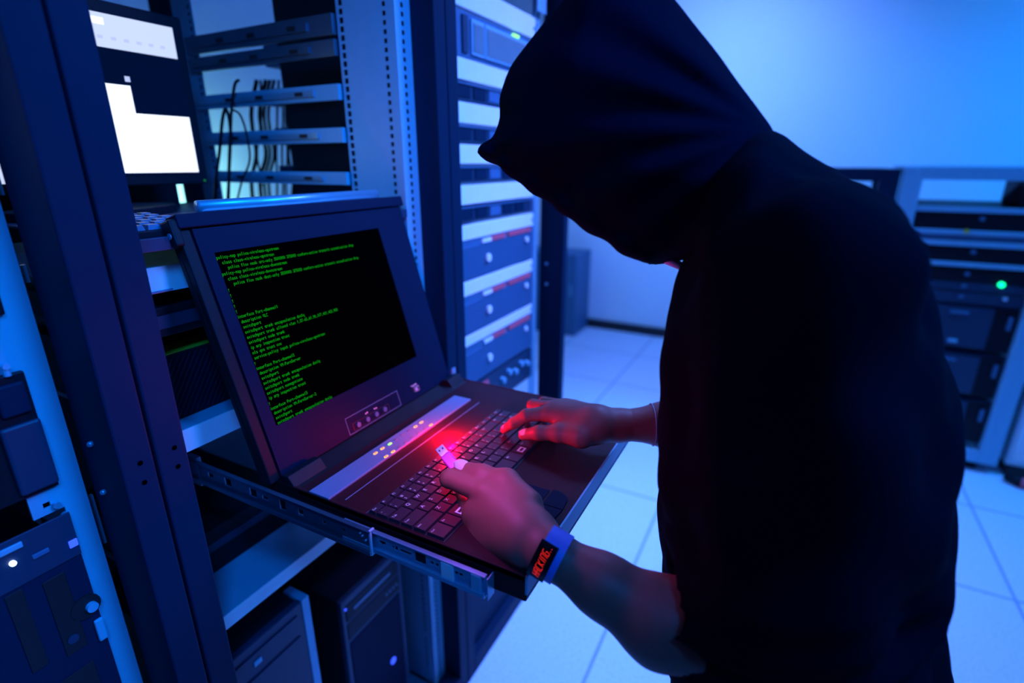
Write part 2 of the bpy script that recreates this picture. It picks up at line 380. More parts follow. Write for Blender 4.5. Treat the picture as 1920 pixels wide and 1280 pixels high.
# mesh fronted server with yellow label
t = thing('ups_unit', (.607, .95, 1.062), 'black unit with slanted ventilation slots and a yellow label, left of the console lid', 'server')
MB().box(.358, XR-.002, .752, 1.2, 1.064, 1.163).build('case', 'black', t, bevel=.001)
mb = MB()
for k in range(-8, 60):
    x = .362+k*.0085
    a0, a1 = x, x+.060
    z0, z1 = 1.068, 1.158
    if a0 < .364: z0 += (.364-a0)/.060*.09; a0 = .364
    if a1 > XR-.01: z1 -= (a1-(XR-.01))/.060*.09; a1 = XR-.01
    if a1-a0 < .002: continue
    mb.add([(a0, .7505, z0), (a0+.0022, .7505, z0), (a1+.0022, .7505, z1), (a1, .7505, z1), (a0, .752, z0), (a0+.0022, .752, z0), (a1+.0022, .752, z1), (a1, .752, z1)],
           [(0, 1, 2, 3), (0, 4, 5, 1), (2, 6, 7, 3), (1, 5, 6, 2), (0, 3, 7, 4)])
mb.build('slanted_grille', 'frame', t)
MB().box(.385, .50, .753, .80, 1.163, 1.1640).build('yellow_label', 'yellow', t)
shelf('rack_shelf', 1.03, 1.064, .715, 1.26, 'pale steel shelf with a bright front lip just above the console drawer rails', .034)
shelf('rack_shelf', .72, .747, .700, 1.26, 'wide blue lit steel shelf below the console, above the computer towers', .026)
t = thing('docking_box', (.45, .86, .747), 'black box on the wide shelf under the console, partly behind the left post', 'box')
MB().box(.36, .585, .80, 1.12, .747, .83).build('case', 'black', t, bevel=.002)
MB().box(.37, .56, .7985, .80, .79, .805).build('front_slot', 'serverdark', t)
# computer towers on the rack floor
def tower(x0, x1, z1, y0, label):
    t = thing('computer_tower', ((x0+x1)/2, y0+.2, .05), label, 'computer', 'computer towers on the rack floor')
    MB().box(x0, x1, y0+.014, y0+.42, .05, z1).build('case', 'black', t, bevel=.003)
    MB().box(x0-.002, x1+.002, y0, y0+.014, .05, z1+.002).build('front_bezel', 'serverdark', t, bevel=.003)
    return t
pB = at(640, 1135, y=.74); pB2 = at(745, 1050, y=.74)
t = tower(pB[0], min(pB[0]+.19, .858), pB[2]+.0, .74, 'black computer tower with a blue power light, between the perforated post and the other tower')
xb0, xb1, zb = pB[0], min(pB[0]+.19, .858), pB[2]
MB().box(xb0+.008, xb1-.01, .738, .740, zb-.055, zb-.012).build('drive_cover', 'black', t, bevel=.001)
MB().box(xb0+.03, xb1-.04, .7365, .738, zb-.036, zb-.030).build('disc_slot', 'darksteel', t)
MB().box(xb0+.008, xb1-.01, .738, .740, zb-.105, zb-.062).build('drive_cover', 'black', t, bevel=.001)
p = at(648, 1143, y=.738); MB().tube([(p[0], .7372, p[2]), (p[0], .7395, p[2])], .0028, 12).build('power_light', 'ledblue', t)
for i in range(4): MB().box(xb1-.06+i*.012, xb1-.054+i*.012, .7365, .738, zb-.085, zb-.080).build('port', 'darksteel', t)
MB().box(xb0+.01, xb1-.012, .7375, .7402, .08, zb-.115).build('lower_cover', 'bezel', t, bevel=.001)
p = at(738, 1238, y=.736); MB().tube([(p[0], .7355, p[2]), (p[0], .7378, p[2])], .009, 16).build('blue_badge', 'ledblue', t)
pA = at(440, 1215, y=.74); pA2 = at(572, 1118, y=.74)
xa1 = at(590, 1200, y=.74)[0]; za = at(572, 1122, y=.74)[2]
t = tower(xa1-.19, xa1-.017, za, .74, 'black computer tower with a pale right edge, next to the left post')
MB().box(xa1-.017, xa1, .738, .79, .05, za+.004).build('side_trim', 'light', t, bevel=.001)
MB().box(xa1-.18, xa1-.03, .737, .740, za-.06, za-.02).build('drive_cover', 'serverdark', t, bevel=.001)
MB().box(xa1-.18, xa1-.03, .737, .740, za-.12, za-.07).build('drive_cover', 'serverdark', t, bevel=.001)
MB().box(xa1-.13, xa1-.115, .735, .737, za-.045, za-.035).build('eject_button', 'light', t)
MB().box(.335, .905, 1.470, 1.474, .06, 1.31).build('rear_blocker', 'base', rackB)  # added sheet keeping the rear lamp's light out of the lower compartments
# hanging cables right of the monitor, and bundle in the rack behind
def cable(pts, r, label, m='black', group='black cables hanging in the rack', n=14):
    pts = [np.array(p, float) for p in pts]; out = []
    for i in range(len(pts)-1):
        p0 = pts[max(i-1, 0)]; p1 = pts[i]; p2 = pts[i+1]; p3 = pts[min(i+2, len(pts)-1)]
        for k in range(n//2):
            u = k/(n//2); out.append(.5*((2*p1)+(-p0+p2)*u+(2*p0-5*p1+4*p2-p3)*u*u+(-p0+3*p1-3*p2+p3)*u**3))
    out.append(pts[-1])
    return tag(MB().tube(out, r, 8).build('cable', m, smooth=True), label, 'cable', group)
def cp(lst, X): return [at(px, py, x=X) for px, py in lst]
cable(cp([(402, 400), (406, 330), (412, 280), (417, 225), (424, 205), (432, 240), (430, 300), (428, 400)], .84), .0035, 'black cable looping over between the slide rails just right of the monitor')
cable(cp([(425, 400), (431, 300), (434, 210), (440, 160), (448, 150)], .835), .003, 'straight black cable running up beside the looped one right of the monitor')
cable(cp([(434, 205), (450, 215), (462, 250), (468, 300), (452, 345), (440, 400)], .83), .0022, 'thin black cable bowing to the right of the looped cable')
for i in range(11):
    x = 478+i*8.5+random.uniform(-2, 2); s = random.uniform(-8, 8)
    cable(cp([(x, 400), (x+s, 340), (x-s*.6, 290), (x+s*.7, 240), (x+s, 205), (x+4, 150)], 1.02+.01*i), random.choice([.003, .004, .005]), '%s black cable from the left in the tangled bundle behind the slide rails' % ['first', 'second', 'third', 'fourth', 'fifth', 'sixth', 'seventh', 'eighth', 'ninth', 'tenth', 'eleventh'][i], group='tangled cable bundle behind the slide rails')

# ---------------------------------------------------------------- rack C equipment
cx0, cx1, yc = .9995, 1.478, .712
MB().box(.99, 1.55, 1.470, 1.474, .06, 1.0).build('rear_blocker', 'base', rackC)  # dark sheet added to hide the bright floor behind
MB().box(.990, .994, .73, 1.15, .06, 1.98).build('dark_baffle', 'base', rackC)  # added black sheet standing in for dark server sides and gaps
mb = MB(); ladder(mb, .984, 1.000, yc+.004, yc+.006, .05, 2.0, .008, .0148, 'y'); mb.build('mounting_rail', 'light', rackC)
mb = MB(); ladder(mb, 1.476, 1.520, yc+.004, yc+.006, .05, 2.0, .0095, .0148, 'y'); mb.build('mounting_rail', 'light', rackC)
def zc(py, px=862): return at(px, py, y=yc)[2]
def ears(t, z0, z1, m='zinc'):
    for a in (cx0-.012, cx1): MB().box(a, a+.012, yc-.002, yc+.004, z0, z1).build('ear', m, t)
whites = [(-40, 12), (107, 148), (190, 230), (270, 307), (348, 385), (424, 453), (533, 560), (638, 657)]
wl = ['topmost white blanking panel, above the grey server with the mesh front', 'white blanking panel right below the grey server with the mesh front', 'third white blanking panel from the top',
      'fourth white blanking panel from the top, level with the hood rim', 'fifth white blanking panel from the top, just under the hood rim', 'white blanking panel directly above the upper server with pink labels',
      'white blanking panel between the upper and middle pink labelled servers', 'lowest white blanking panel, above the bottom pink labelled server']
for (a, b), l in zip(whites, wl):
    z1, z0 = zc(a), zc(b)
    t = thing('blanking_panel', (1.24, yc, z0), l, 'panel', 'white blanking panels in the rack')
    MB().box(cx0, cx1, yc-.003, yc+.004, z0, z1).build('plate', 'white', t, bevel=.0015)
    for sx in (cx1-.008,): MB().tube([(sx, yc-.006, (z0+z1)/2), (sx, yc-.002, (z0+z1)/2)], .004, 10).build('thumb_screw', 'zinc', t)
# grey server with mesh front
z1, z0 = zc(16), zc(105)
t = thing('server', (1.24, yc+.25, z0), 'grey rack server with two mesh windows near the top of the middle rack', 'server')
MB().box(cx0, cx1-.03, yc, yc+.5, z0, z1).build('chassis', 'server', t, bevel=.001); ears(t, z0, z1)
H = z1-z0
def win(x0, x1, a, b):
    za_, zb_ = z0+H*a, z0+H*b
    fr = MB().box(x0, x1, yc-.006, yc, za_, zb_).build('mesh_frame', 'light', t, bevel=.001)
    m2 = MB()
    m2.box(x0+.006, x1-.006, yc-.0075, yc-.006, za_+.006, zb_-.006)
    k = za_+.008
    while k < zb_-.009: m2.box(x0+.006, x1-.006, yc-.009, yc-.0075, k, k+.0018); k += .004
    m2.build('mesh', 'servermesh', fr)
win(1.145, 1.20, .10, .88); win(1.205, 1.44, .10, .88)
for i in range(4):
    MB().box(1.015, 1.075, yc-.005, yc, z0+H*(.1+.2*i), z0+H*(.24+.2*i)).build('drive_bay', 'serverdark', t)
MB().box(1.11, 1.13, yc-.005, yc, z0+H*.1, z0+H*.9).build('air_slot', 'serverdark', t)
MB().box(1.34, 1.37, yc-.009, yc-.003, z1-.012, z1-.006).build('status_light', 'green', t)
# slim dark servers
slim = [((150, 188), 'slim dark server with open ports, second from the top of the middle rack'), ((232, 268), 'slim dark server between the third and fourth white panels'), ((310, 345), 'slim dark server right behind the hood rim'),
        ((388, 421), 'slim dark server just below the hood rim, above a white panel')]
for (a, b), l in slim:
    z1, z0 = zc(a), zc(b); H = z1-z0
    t = thing('server', (1.24, yc+.25, z0), l, 'server', 'slim dark servers in the middle rack')
    MB().box(cx0, cx1, yc+.004, yc+.5, z0+.001, z1-.001).build('chassis', 'serverdark', t, bevel=.001); ears(t, z0+.001, z1-.001)
    for i in range(6):
        MB().box(cx0+.02+i*.07, cx0+.075+i*.07, yc+.001, yc+.004, z0+H*.2, z0+H*.8).build('drive_bay', 'server' if i in (3,) else 'frame', t, bevel=.0008)
    MB().box(cx0+.015, cx1-.015, yc-.001, yc+.004, z0+H*.86, z0+H*.95).build('top_strip', 'server', t)
# big blue-grey servers with pink labels
big = [((455, 531), 'upper blue grey server with pink labels in the middle rack'), ((562, 636), 'middle blue grey server with pink labels in the middle rack'), ((660, 735), 'lowest blue grey server with pink labels, behind the deck corner')]
for (a, b), l in big:
    z1, z0 = zc(a), zc(b); H = z1-z0
    t = thing('server', (1.24, yc+.25, z0), l, 'server', 'blue grey servers with pink labels')
    MB().box(cx0, cx1, yc, yc+.5, z0, z1).build('chassis', 'server', t, bevel=.001); ears(t, z0, z1)
    mb = MB()
    k = z0+.004
    while k < z1-.016: mb.box(cx0+.005, cx1-.01, yc-.003, yc, k, k+.0035); k += .0075
    mb.build('grille', 'server', t)
    for xx, zz, rr in ((1.205, .45, .011), (1.43, .66, .008)):
        MB().tube([(xx, yc-.009, z0+H*zz), (xx, yc-.003, z0+H*zz)], rr, 16).build('latch', 'white', t, bevel=.001)
    MB().box(1.18, 1.225, yc-.0045, yc, z1-.013, z1-.003).build('white_label', 'white', t)
    MB().box(1.225, 1.30, yc-.005, yc, z1-.012, z1-.001).box(1.32, 1.46, yc-.005, yc, z1-.012, z1-.001).build('pink_label', 'red', t)
    MB().box(1.05, 1.058, yc-.0045, yc-.002, z0+H*.62, z0+H*.70).build('status_light', 'ledblue', t)
z1 = zc(740); z0 = z1-.10
t = thing('server', (1.24, yc+.25, z0), 'dark server with cables and round plugs at the deck corner, under the pink labelled ones', 'server')
MB().box(cx0, cx1, yc, yc+.5, z0, z1).build('chassis', 'serverdark', t, bevel=.001)
for i in range(5): MB().tube([(1.28+i*.04, yc-.012, z0+.06+.012*(i % 2)), (1.28+i*.04, yc, z0+.06+.012*(i % 2))], .009, 12).build('plug', 'light', t)
MB().box(1.1, 1.2, yc-.004, yc, z1-.03, z1-.01).build('red_label', 'red', t)
ears(t, z0, z1)
t = thing('blanking_panel', (1.24, YF+.03, .14), 'large dark blank panel at the foot of the middle rack, left of the floor edge', 'panel')
MB().box(.984, 1.556, YF+.022, YF+.030, .06, .36).build('plate', 'frame', t, bevel=.001)
for i in range(3):
    zz = .37+.055*i
    tt = tag(MB().box(.984, 1.556, YF+.05, YF+.056, zz, zz+.032).build('blanking_panel', ['light', 'serverdark', 'light'][i], bevel=.001), ['pale narrow panel just above the large dark panel at the foot of the middle rack', 'black narrow panel between two pale ones low in the middle rack', 'upper pale narrow panel low in the middle rack'][i], 'panel')
# bracket on right post of rack C
t = thing('cable_bracket', (1.53, .70, 1.62), 'light bracket on the right post of the middle rack at the top of the photo', 'bracket')
p0 = at(1008, 0, y=.70); p1 = at(1024, 28, y=.70)
MB().box(p0[0], p1[0], .70, .704, p1[2], p0[2]+.1).build('plate', 'light', t)
p0 = at(1000, 72, y=.70); p1 = at(1020, 108, y=.70)
MB().box(p0[0], p1[0], .70, .704, p1[2], p0[2]).build('tab', 'light', t, bevel=.004)

# ---------------------------------------------------------------- rack A servers (left edge)
ax0, ax1 = -.25, .206
def sA(z0, z1, label, m='serverdark', y=.726, name='server', cat='server'):
    t = thing(name, (0, y+.2, z0), label, cat)
    MB().box(ax0, ax1+.008, y, y+.45, z0, z1).build('chassis', m, t, bevel=.0015)
    return t
ax1 = .218
t = sA(.40, .972, 'navy server with a white power light and a round lock at the bottom left corner', 'frame', .7155)
MB().box(ax0, .226, .7135, .7155, .966, 1.026).build('top_trim', 'serverdark', t, bevel=.001)
MB().tube([(.1655, .7105, .998), (.1655, .7135, .998)], .0030, 14).build('power_light', 'ledwhite', t)
MB().box(.11, .178, .7105, .7135, 1.012, 1.019).build('pale_bar', 'light', t, bevel=.001)
MB().box(.182, .198, .7110, .7135, .990, .996).build('small_button', 'server', t, bevel=.001)
MB().box(.216, .225, .7115, .7135, .980, .990).build('blue_light', 'ledblue', t, bevel=.001)
MB().tube([(.214, .7130, .893), (.214, .7155, .893)], .016, 24).build('lock_ring', 'base', t)
MB().tube([(.2185, .7075, .891), (.2185, .7130, .891)], .0062, 18).build('lock', 'light', t)
MB().box(.216, .226, .7105, .7155, .835, .868).build('latch', 'light', t, bevel=.002)
for (x0, x1, a, b) in ((.183, .205, .842, .955), (.150, .166, .850, .962), (.10, .205, .72, .815)): MB().box(x0, x1, .7140, .7156, a, b).build('vent_recess', 'base', t, bevel=.0006)
MB().tube([(.193, .7125, .862), (.193, .7142, .862)], .006, 14).build('key_hole', 'serverdark', t)
t = sA(1.062, 1.205, 'tall black module with rounded latches beside the bright rail in the left cabinet', 'black', .7165)
MB().box(.190, .226, .7105, .7165, 1.068, 1.150).build('latch', 'serverdark', t, bevel=.004)
MB().box(.196, .222, .7110, .7165, 1.160, 1.196).build('latch', 'frame', t, bevel=.006)
MB().tube([(.212, .712, 1.215), (.212, .7165, 1.215), (.212, .7165, 1.204)], .0035, 10).build('hook', 'light', t)
for zz, xx in ((1.038, .2185), (1.021, .2235)): tag(MB().tube([(xx, .7165, zz), (xx, .7215, zz)], .0040, 14).build('rack_screw', 'zinc', smooth=False), 'round steel screw on the bright rail, %s of the two beside the square hole' % ('upper' if zz > 1.03 else 'lower'), 'screw', 'screws on the bright rail')
t = sA(1.268, 1.305, 'slim black server end at the very left border, above the module', 'black', .7165)
MB().box(.15, .215, .7145, .7165, 1.275, 1.298).build('faceplate', 'serverdark', t, bevel=.001)
t = thing('monitor', (.1, .775, 1.33), 'lit screen edge peeking in at the far left border of the photo', 'monitor')
q0, q1 = at(0, 270, y=.78), at(12, 345, y=.78)
MB().box(q1[0]-.32, q1[0]+.008, .782, .80, q1[2]-.016, q1[2]+.20).build('casing', 'black', t, bevel=.002)
MB().box(q1[0]-.31, q1[0], .780, .782, q1[2], q1[2]+.18).build('screen', 'lcdpale', t)
MB().box(q1[0]-.18, q1[0]-.10, .79, .81, q1[2]-.05, q1[2]).build('stand', 'black', t)

# ---------------------------------------------------------------- console drawer
DZ = 1.0
t = con = thing('console_drawer', (.6275, .4, .958), 'black pull-out rack console with opened lid, green text screen and keyboard', 'computer console')
DX0, DX1 = .411, .843
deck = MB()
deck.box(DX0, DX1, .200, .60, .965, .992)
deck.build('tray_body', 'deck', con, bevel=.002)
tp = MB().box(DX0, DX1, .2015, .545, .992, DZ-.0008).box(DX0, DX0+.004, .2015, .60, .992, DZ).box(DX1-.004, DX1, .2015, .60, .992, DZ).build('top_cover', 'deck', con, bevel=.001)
MB().box(DX0+.012, DX0+.35, .4700, .4712, DZ-.0012, DZ-.0002).build('groove_line', 'silver', tp)
MB().box(DX0+.003, DX0+.334, .4262, .4270, DZ-.0012, DZ-.0001).build('edge_line', 'silver', tp)
MB().box(DX0, DX1, .1985, .2015, .975, DZ).build('front_edge', 'light', con, bevel=.0006)
# silver light strip
st = MB().box(DX0+.001, .7615, .489, .525, DZ-.001, DZ+.0022).build('led_strip', 'silver', con, bevel=.0006)
def led(px, py, m, w=.0075, h=.0042, name='led'):
    p = at(px, py, z=DZ+.002); pts = []
    n = 20
    for k in range(n):
        a = 2*math.pi*k/n; c, s = math.cos(a), math.sin(a)
        pts.append(((w/2-h/2)*np.sign(c)+h/2*c, h/2*s))
    ring = MB().prism(pts, (p[0], p[1], DZ+.0020), (1, 0, 0), (0, 1, 0), (0, 0, .0010)).build(name, m, st)
    return p
row1 = [(704, 850, 'amber'), (717, 841, 'amber'), (731, 832.5, 'green'), (743, 824, 'unlit'), (754.5, 815.5, 'unlit'), (766, 807.5, 'unlit'), (779, 800, 'amber'), (790, 792, 'amber')]
row2 = [(724, 856, 'amber'), (737, 847, 'amber'), (748.5, 838, 'unlit'), (760.5, 829, 'unlit'), (772.5, 820, 'unlit'), (784.5, 812, 'unlit'), (796, 804.5, 'unlit'), (808, 797, 'amber')]
for (a, b, m) in row1+row2:
    lit = m != 'unlit'; p = led(a, b, m, .0080 if lit else .006, .0040 if lit else .0016)
    if m == 'amber': MB().box(p[0]-.0018, p[0]+.0018, p[1]-.0006, p[1]+.0006, DZ+.0029, DZ+.0034).build('led_mark', 'red', st)
for (a, b) in ((819, 789), (827, 782), (836.5, 776), (847, 771)): led(a, b, 'unlit', .0032, .0018, 'small_mark')
# keyboard
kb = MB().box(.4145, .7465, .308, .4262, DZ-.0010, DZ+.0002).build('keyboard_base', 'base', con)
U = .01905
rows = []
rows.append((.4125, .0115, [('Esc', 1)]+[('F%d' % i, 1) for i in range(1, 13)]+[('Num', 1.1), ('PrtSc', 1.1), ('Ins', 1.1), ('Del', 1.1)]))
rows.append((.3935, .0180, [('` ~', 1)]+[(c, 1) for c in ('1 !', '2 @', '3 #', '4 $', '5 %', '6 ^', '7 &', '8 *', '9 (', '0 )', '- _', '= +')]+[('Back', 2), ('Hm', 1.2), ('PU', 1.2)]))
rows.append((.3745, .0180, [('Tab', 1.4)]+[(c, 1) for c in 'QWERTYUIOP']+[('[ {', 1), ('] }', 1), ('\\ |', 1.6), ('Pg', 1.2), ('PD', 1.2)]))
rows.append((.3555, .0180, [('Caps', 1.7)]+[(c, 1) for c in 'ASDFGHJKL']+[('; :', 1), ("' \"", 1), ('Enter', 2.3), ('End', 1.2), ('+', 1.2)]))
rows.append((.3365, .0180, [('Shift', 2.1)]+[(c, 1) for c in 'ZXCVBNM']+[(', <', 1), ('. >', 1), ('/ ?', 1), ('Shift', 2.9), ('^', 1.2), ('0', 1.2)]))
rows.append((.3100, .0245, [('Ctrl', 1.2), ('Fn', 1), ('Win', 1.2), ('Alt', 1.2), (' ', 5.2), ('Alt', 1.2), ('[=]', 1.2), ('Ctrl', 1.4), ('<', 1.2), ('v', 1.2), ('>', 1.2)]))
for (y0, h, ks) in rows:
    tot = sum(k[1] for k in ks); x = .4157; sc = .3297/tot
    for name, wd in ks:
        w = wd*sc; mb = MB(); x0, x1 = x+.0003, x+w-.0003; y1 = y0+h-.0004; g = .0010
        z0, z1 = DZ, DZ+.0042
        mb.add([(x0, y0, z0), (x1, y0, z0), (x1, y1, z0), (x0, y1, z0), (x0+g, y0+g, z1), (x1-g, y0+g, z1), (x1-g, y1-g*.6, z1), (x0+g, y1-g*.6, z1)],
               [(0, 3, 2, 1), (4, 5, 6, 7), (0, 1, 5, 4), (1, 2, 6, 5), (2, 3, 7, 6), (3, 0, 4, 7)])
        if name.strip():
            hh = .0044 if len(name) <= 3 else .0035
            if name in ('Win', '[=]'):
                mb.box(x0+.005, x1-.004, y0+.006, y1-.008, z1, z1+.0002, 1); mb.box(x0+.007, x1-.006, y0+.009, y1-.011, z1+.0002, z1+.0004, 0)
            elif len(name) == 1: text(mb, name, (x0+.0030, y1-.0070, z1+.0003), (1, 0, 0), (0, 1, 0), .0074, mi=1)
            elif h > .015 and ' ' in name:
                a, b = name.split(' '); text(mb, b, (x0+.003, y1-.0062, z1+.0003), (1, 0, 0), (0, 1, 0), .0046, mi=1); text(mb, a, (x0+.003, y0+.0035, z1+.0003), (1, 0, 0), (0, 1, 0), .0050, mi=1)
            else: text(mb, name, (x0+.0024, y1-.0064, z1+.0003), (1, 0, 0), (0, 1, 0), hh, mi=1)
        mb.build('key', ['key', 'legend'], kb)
        x += w
# touchpad with buttons
MB().box(.500, .567, .242, .288, DZ-.001, DZ+.0003).build('touchpad', 'bezel', con, bevel=.0003)
for poly in ([(.500, .214), (.5335, .210), (.5335, .238), (.500, .238)], [(.5345, .210), (.556, .212), (.564, .217), (.569, .226), (.570, .238), (.5345, .238)]):
    MB().prism(poly, (0, 0, DZ-.001), (1, 0, 0), (0, 1, 0), (0, 0, .0024)).build('touchpad_button', 'bezel', con, bevel=.0003)
MB().add([(.452, .2955, DZ+.0003), (.459, .2925, DZ+.0003), (.459, .2995, DZ+.0003)], [(0, 1, 2)]).build('white_mark', 'legend', con)
# LID ------------------------------------------------------------------------------
LO = np.array([0, .583, .995]); LV = np.array([0, .107, .360]); LLEN = np.linalg.norm(LV); LV = LV/LLEN; LN = np.cross([1, 0, 0], LV)  # outwards
if LN[1] > 0: LN = -LN
def lp(x, v, n=0): return LO+np.array([x, 0, 0])+LV*v+LN*n
def lbox(mb, x0, x1, v0, v1, n0, n1, mi=0):
    c = lp((x0+x1)/2, (v0+v1)/2, (n0+n1)/2)
    return mb.obox(c, ((x1-x0)/2, 0, 0), LV*(v1-v0)/2, LN*(n1-n0)/2, mi)
lid = MB()
sxa, sxb, sva, svb = .437, .756, .0765, .3240
lx0, lx1, lv1 = .419, .832, .3575
lbox(lid, lx0, lx1, .006, sva, -.014, 0); lbox(lid, lx0, lx1, svb, lv1, -.014, 0)
lbox(lid, lx0, sxa, sva, svb, -.014, 0); lbox(lid, sxb, lx1, sva, svb, -.014, 0)
lid = lid.build('lid_bezel', 'bezel', con)
lb = MB(); lbox(lb, .4015, lx1+.003, .004, lv1+.004, -.024, -.0135); lbox(lb, .4015, lx0-.0012, .004, lv1+.001, -.0135, -.002); lb.build('lid_shell', 'black', con, bevel=.002)
lb = MB(); lbox(lb, .4015, lx1+.008, lv1+.0015, lv1+.0195, -.020, .0045); lb.build('lid_latch_bar', 'bezel', con, bevel=.0015)
lb = MB(); lbox(lb, .392, .4045, .338, .372, -.020, .002); lb = lb.build('side_latch', 'black', con, bevel=.003)
c = lp(.391, .352, -.006); MB().tube([c, c+np.array([.004, 0, 0])], .004, 12).build('latch_pin', 'zinc', lb)
sc_ = MB(); lbox(sc_, sxa, sxb, sva, svb, -.006, -.0012); sc_ = sc_.build('screen', 'screen', con)
LINES = ["policy-map police-wireless-upstream", "  class class-wireless-upstream", "    police flow mask src-only 3500000 375000 conform-action transmit exceed-action drop",
 "policy-map police-wireless-downstream", "  class class-wireless-downstream", "    police flow mask dest-only 3500000 375000 conform-action transmit exceed-action drop",
 "!", "!", "!", "!", "!", "interface Port-channel1", " description WLC", " switchport", " switchport trunk encapsulation dot1q", " switchport trunk allowed vlan 1,57-65,61,90,117,401,402,900",
 " switchport mode trunk", " ip arp inspection trust", " mls qos trust cos", " service-policy input police-wireless-upstream", "!", "interface Port-channel2", " description VM-FarmServer",
 " switchport", " switchport trunk encapsulation dot1q", " switchport mode trunk", " switchport nonegotiate", " ip arp inspection trust", "!", "interface Port-channel3", " description VM-FarmServer-2",
 " switchport", " switchport trunk encapsulation dot1q"]
tx = MB()
for i, l in enumerate(LINES):
    v = .3165-i*(.3165-.0785)/32
    text(tx, l, lp(sxa+.0006, v-.0016, -.0010), (1, 0, 0), LV, .0066, pitch=.00283, wide=1.05)
tx.build('screen_text', 'greentext', sc_)
# control box outline on the bezel
ol = MB(); bx0, bx1, bv0, bv1 = .5515, .6790, -.0, .0365; wln = .00045
bv0 = .0085
for (a, b, c, d) in ((bx0, bx1, bv0, bv0+wln), (bx0, bx1, bv1-wln, bv1), (bx0, bx0+wln, bv0, bv1), (bx1-wln, bx1, bv0, bv1)): lbox(ol, a, b, c, d, 0, .0003)
ol.build('printed_outline', 'light', lid)
rc = MB(); lbox(rc, .562, .650, .0115, .0235, 0, .0004); rc.build('button_recess', 'base', lid)
rc = MB(); lbox(rc, .5635, .6485, .0123, .0227, .0004, .0007); rc.build('button_recess', 'bezel', lid)
for i in range(4):
    c = lp(.573+i*.0215, .0175, .0006); MB().tube([c, c+LN*.0022], .0042, 20).build('button', 'server', lid, smooth=False)
tx = MB()
def tri(x, v, s, k):
    T = {'l': ((-1, 0), (1, 1), (1, -1)), 'd': ((0, -1), (-1, 1), (1, 1)), 'r': ((1, 0), (-1, -1), (-1, 1)), 'u': ((0, 1), (1, -1), (-1, -1))}[k]
    tx.add([lp(x+a*s, v+b*s, .0008) for a, b in T], [(0, 1, 2)])
tri(.5945, .0275, .0014, 'l'); tri(.5985, .0275, .0014, 'd'); tri(.6165, .0275, .0014, 'r'); tri(.6205, .0275, .0014, 'u'); tx.build('arrow_marks', 'legend', lid)
tx = MB(); text(tx, 'Upgrade', lp(.717, .0285, .0004), (1, 0, 0), LV, .0048, wide=.95); tx.build('lettering', 'legend', lid)
sw = MB(); lbox(sw, .7185, .7235, .0165, .0265, 0, .0008); sw.build('switch_slot', 'base', lid)
sw = MB(); lbox(sw, .7245, .7365, .0165, .0250, 0, .0006); lbox(sw, .7250, .7360, .0172, .0243, .0006, .0008, 1); lbox(sw, .7265, .7305, .0185, .0225, .0008, .0012); sw.build('usb_port', ['cord', 'base'], lid)
for (a, b) in ((.412, .470), (.796, .838)):
    h = MB(); h.prism([(0, 0), (.036, 0), (.036, .012), (.026, .024), (.012, .026), (0, .012)], (a, .552, .986), (0, 1, 0), (0, 0, 1), (b-a, 0, 0))
    h.build('hinge_block', 'black', con, bevel=.0012)
MB().box(DX1-.014, DX1-.002, .575, .578, 1.0, 1.022).build('hinge_pin', 'zinc', con)
MB().box(DX0+.003, DX1-.003, .545, .60, .985, .9985).build('hinge_channel', 'base', con)
# slide rail at the left side of the drawer: inner (light) and outer (dark) sections
rl = MB(); x0r, x1r = .4035, .4055
def rail(y0, y1, za_, zb_, m, name, x=x0r, holes=()):
    mb = MB(); x1 = x+.002
    # web with real slots
    holes = sorted((a_, b_*1.25, min(c_*1.35, (zb_-za_)*.6)) for a_, b_, c_ in holes); y = y0; zc_ = (za_+zb_)/2
    for (hy, hl, hh) in holes:
        mb.box(x, x1, y, hy-hl/2, za_, zb_)
        mb.box(x, x1, hy-hl/2, hy+hl/2, za_, zc_-hh/2); mb.box(x, x1, hy-hl/2, hy+hl/2, zc_+hh/2, zb_); y = hy+hl/2
    mb.box(x, x1, y, y1, za_, zb_)
    mb.box(x-.006, x1, y0, y1, za_-.0016, za_); mb.box(x-.004, x1, y0, y1, zb_, zb_+.0014); mb.box(x-.006, x-.0048, y0, y1, za_, za_+.004)
    return mb.build(name, m, con)
rail(.245, .455, .9625, .9875, 'zinc', 'slide_rail', holes=[(.262, .005, .005), (.279, .004, .004), (.285, .004, .004), (.312, .004, .004), (.319, .004, .004), (.336, .013, .011), (.358, .014, .0035), (.372, .004, .005), (.377, .003, .003), (.391, .004, .004), (.396, .004, .004), (.430, .012, .0035)])
rail(.405, .768, .9600, .9905, 'darksteel', 'slide_rail', x=.3985, holes=[(.452, .005, .004), (.487, .005, .004), (.53, .008, .008), (.565, .010, .012), (.60, .010, .005), (.625, .012, .010), (.68, .012, .010), (.72, .010, .006)])
MB().box(.3955, .3985, .4045, .4075, .9575, .9925).box(.3955, .4035, .4045, .4075, .9905, .9935).box(.3955, .4035, .4045, .4075, .9565, .9585).build('rail_clip', 'cord', con, bevel=.0006)
MB().box(.3995, .4035, .287, .304, .9635, .9865).build('release_tab', 'white', con, bevel=.001)
MB().box(.3985, .4035, .250, .263, .9605, .9875).build('end_tab', 'light', con, bevel=.001)
MB().box(.3975, .4115, .240, .2415, .9605, .9895).build('end_plate', 'zinc', con)
MB().box(.396, .4035, .745, .768, .950, .9985).box(.352, .4035, .766, .769, .950, .9985).build('rail_bracket', 'darksteel', con, bevel=.0006)
for yy in (.415, .42, .423): MB().tube([(.3965, yy, .975+(yy-.415)), (.3990, yy, .975+(yy-.415))], .0012, 8).build('rivet', 'cord', con)
rail2 = MB(); rail2.box(.8455, .8495, .24, .768, .9625, .9885); rail2.box(.8495, .862, .745, .768, .9625, .9885); rail2.build('slide_rail', 'darksteel', con)
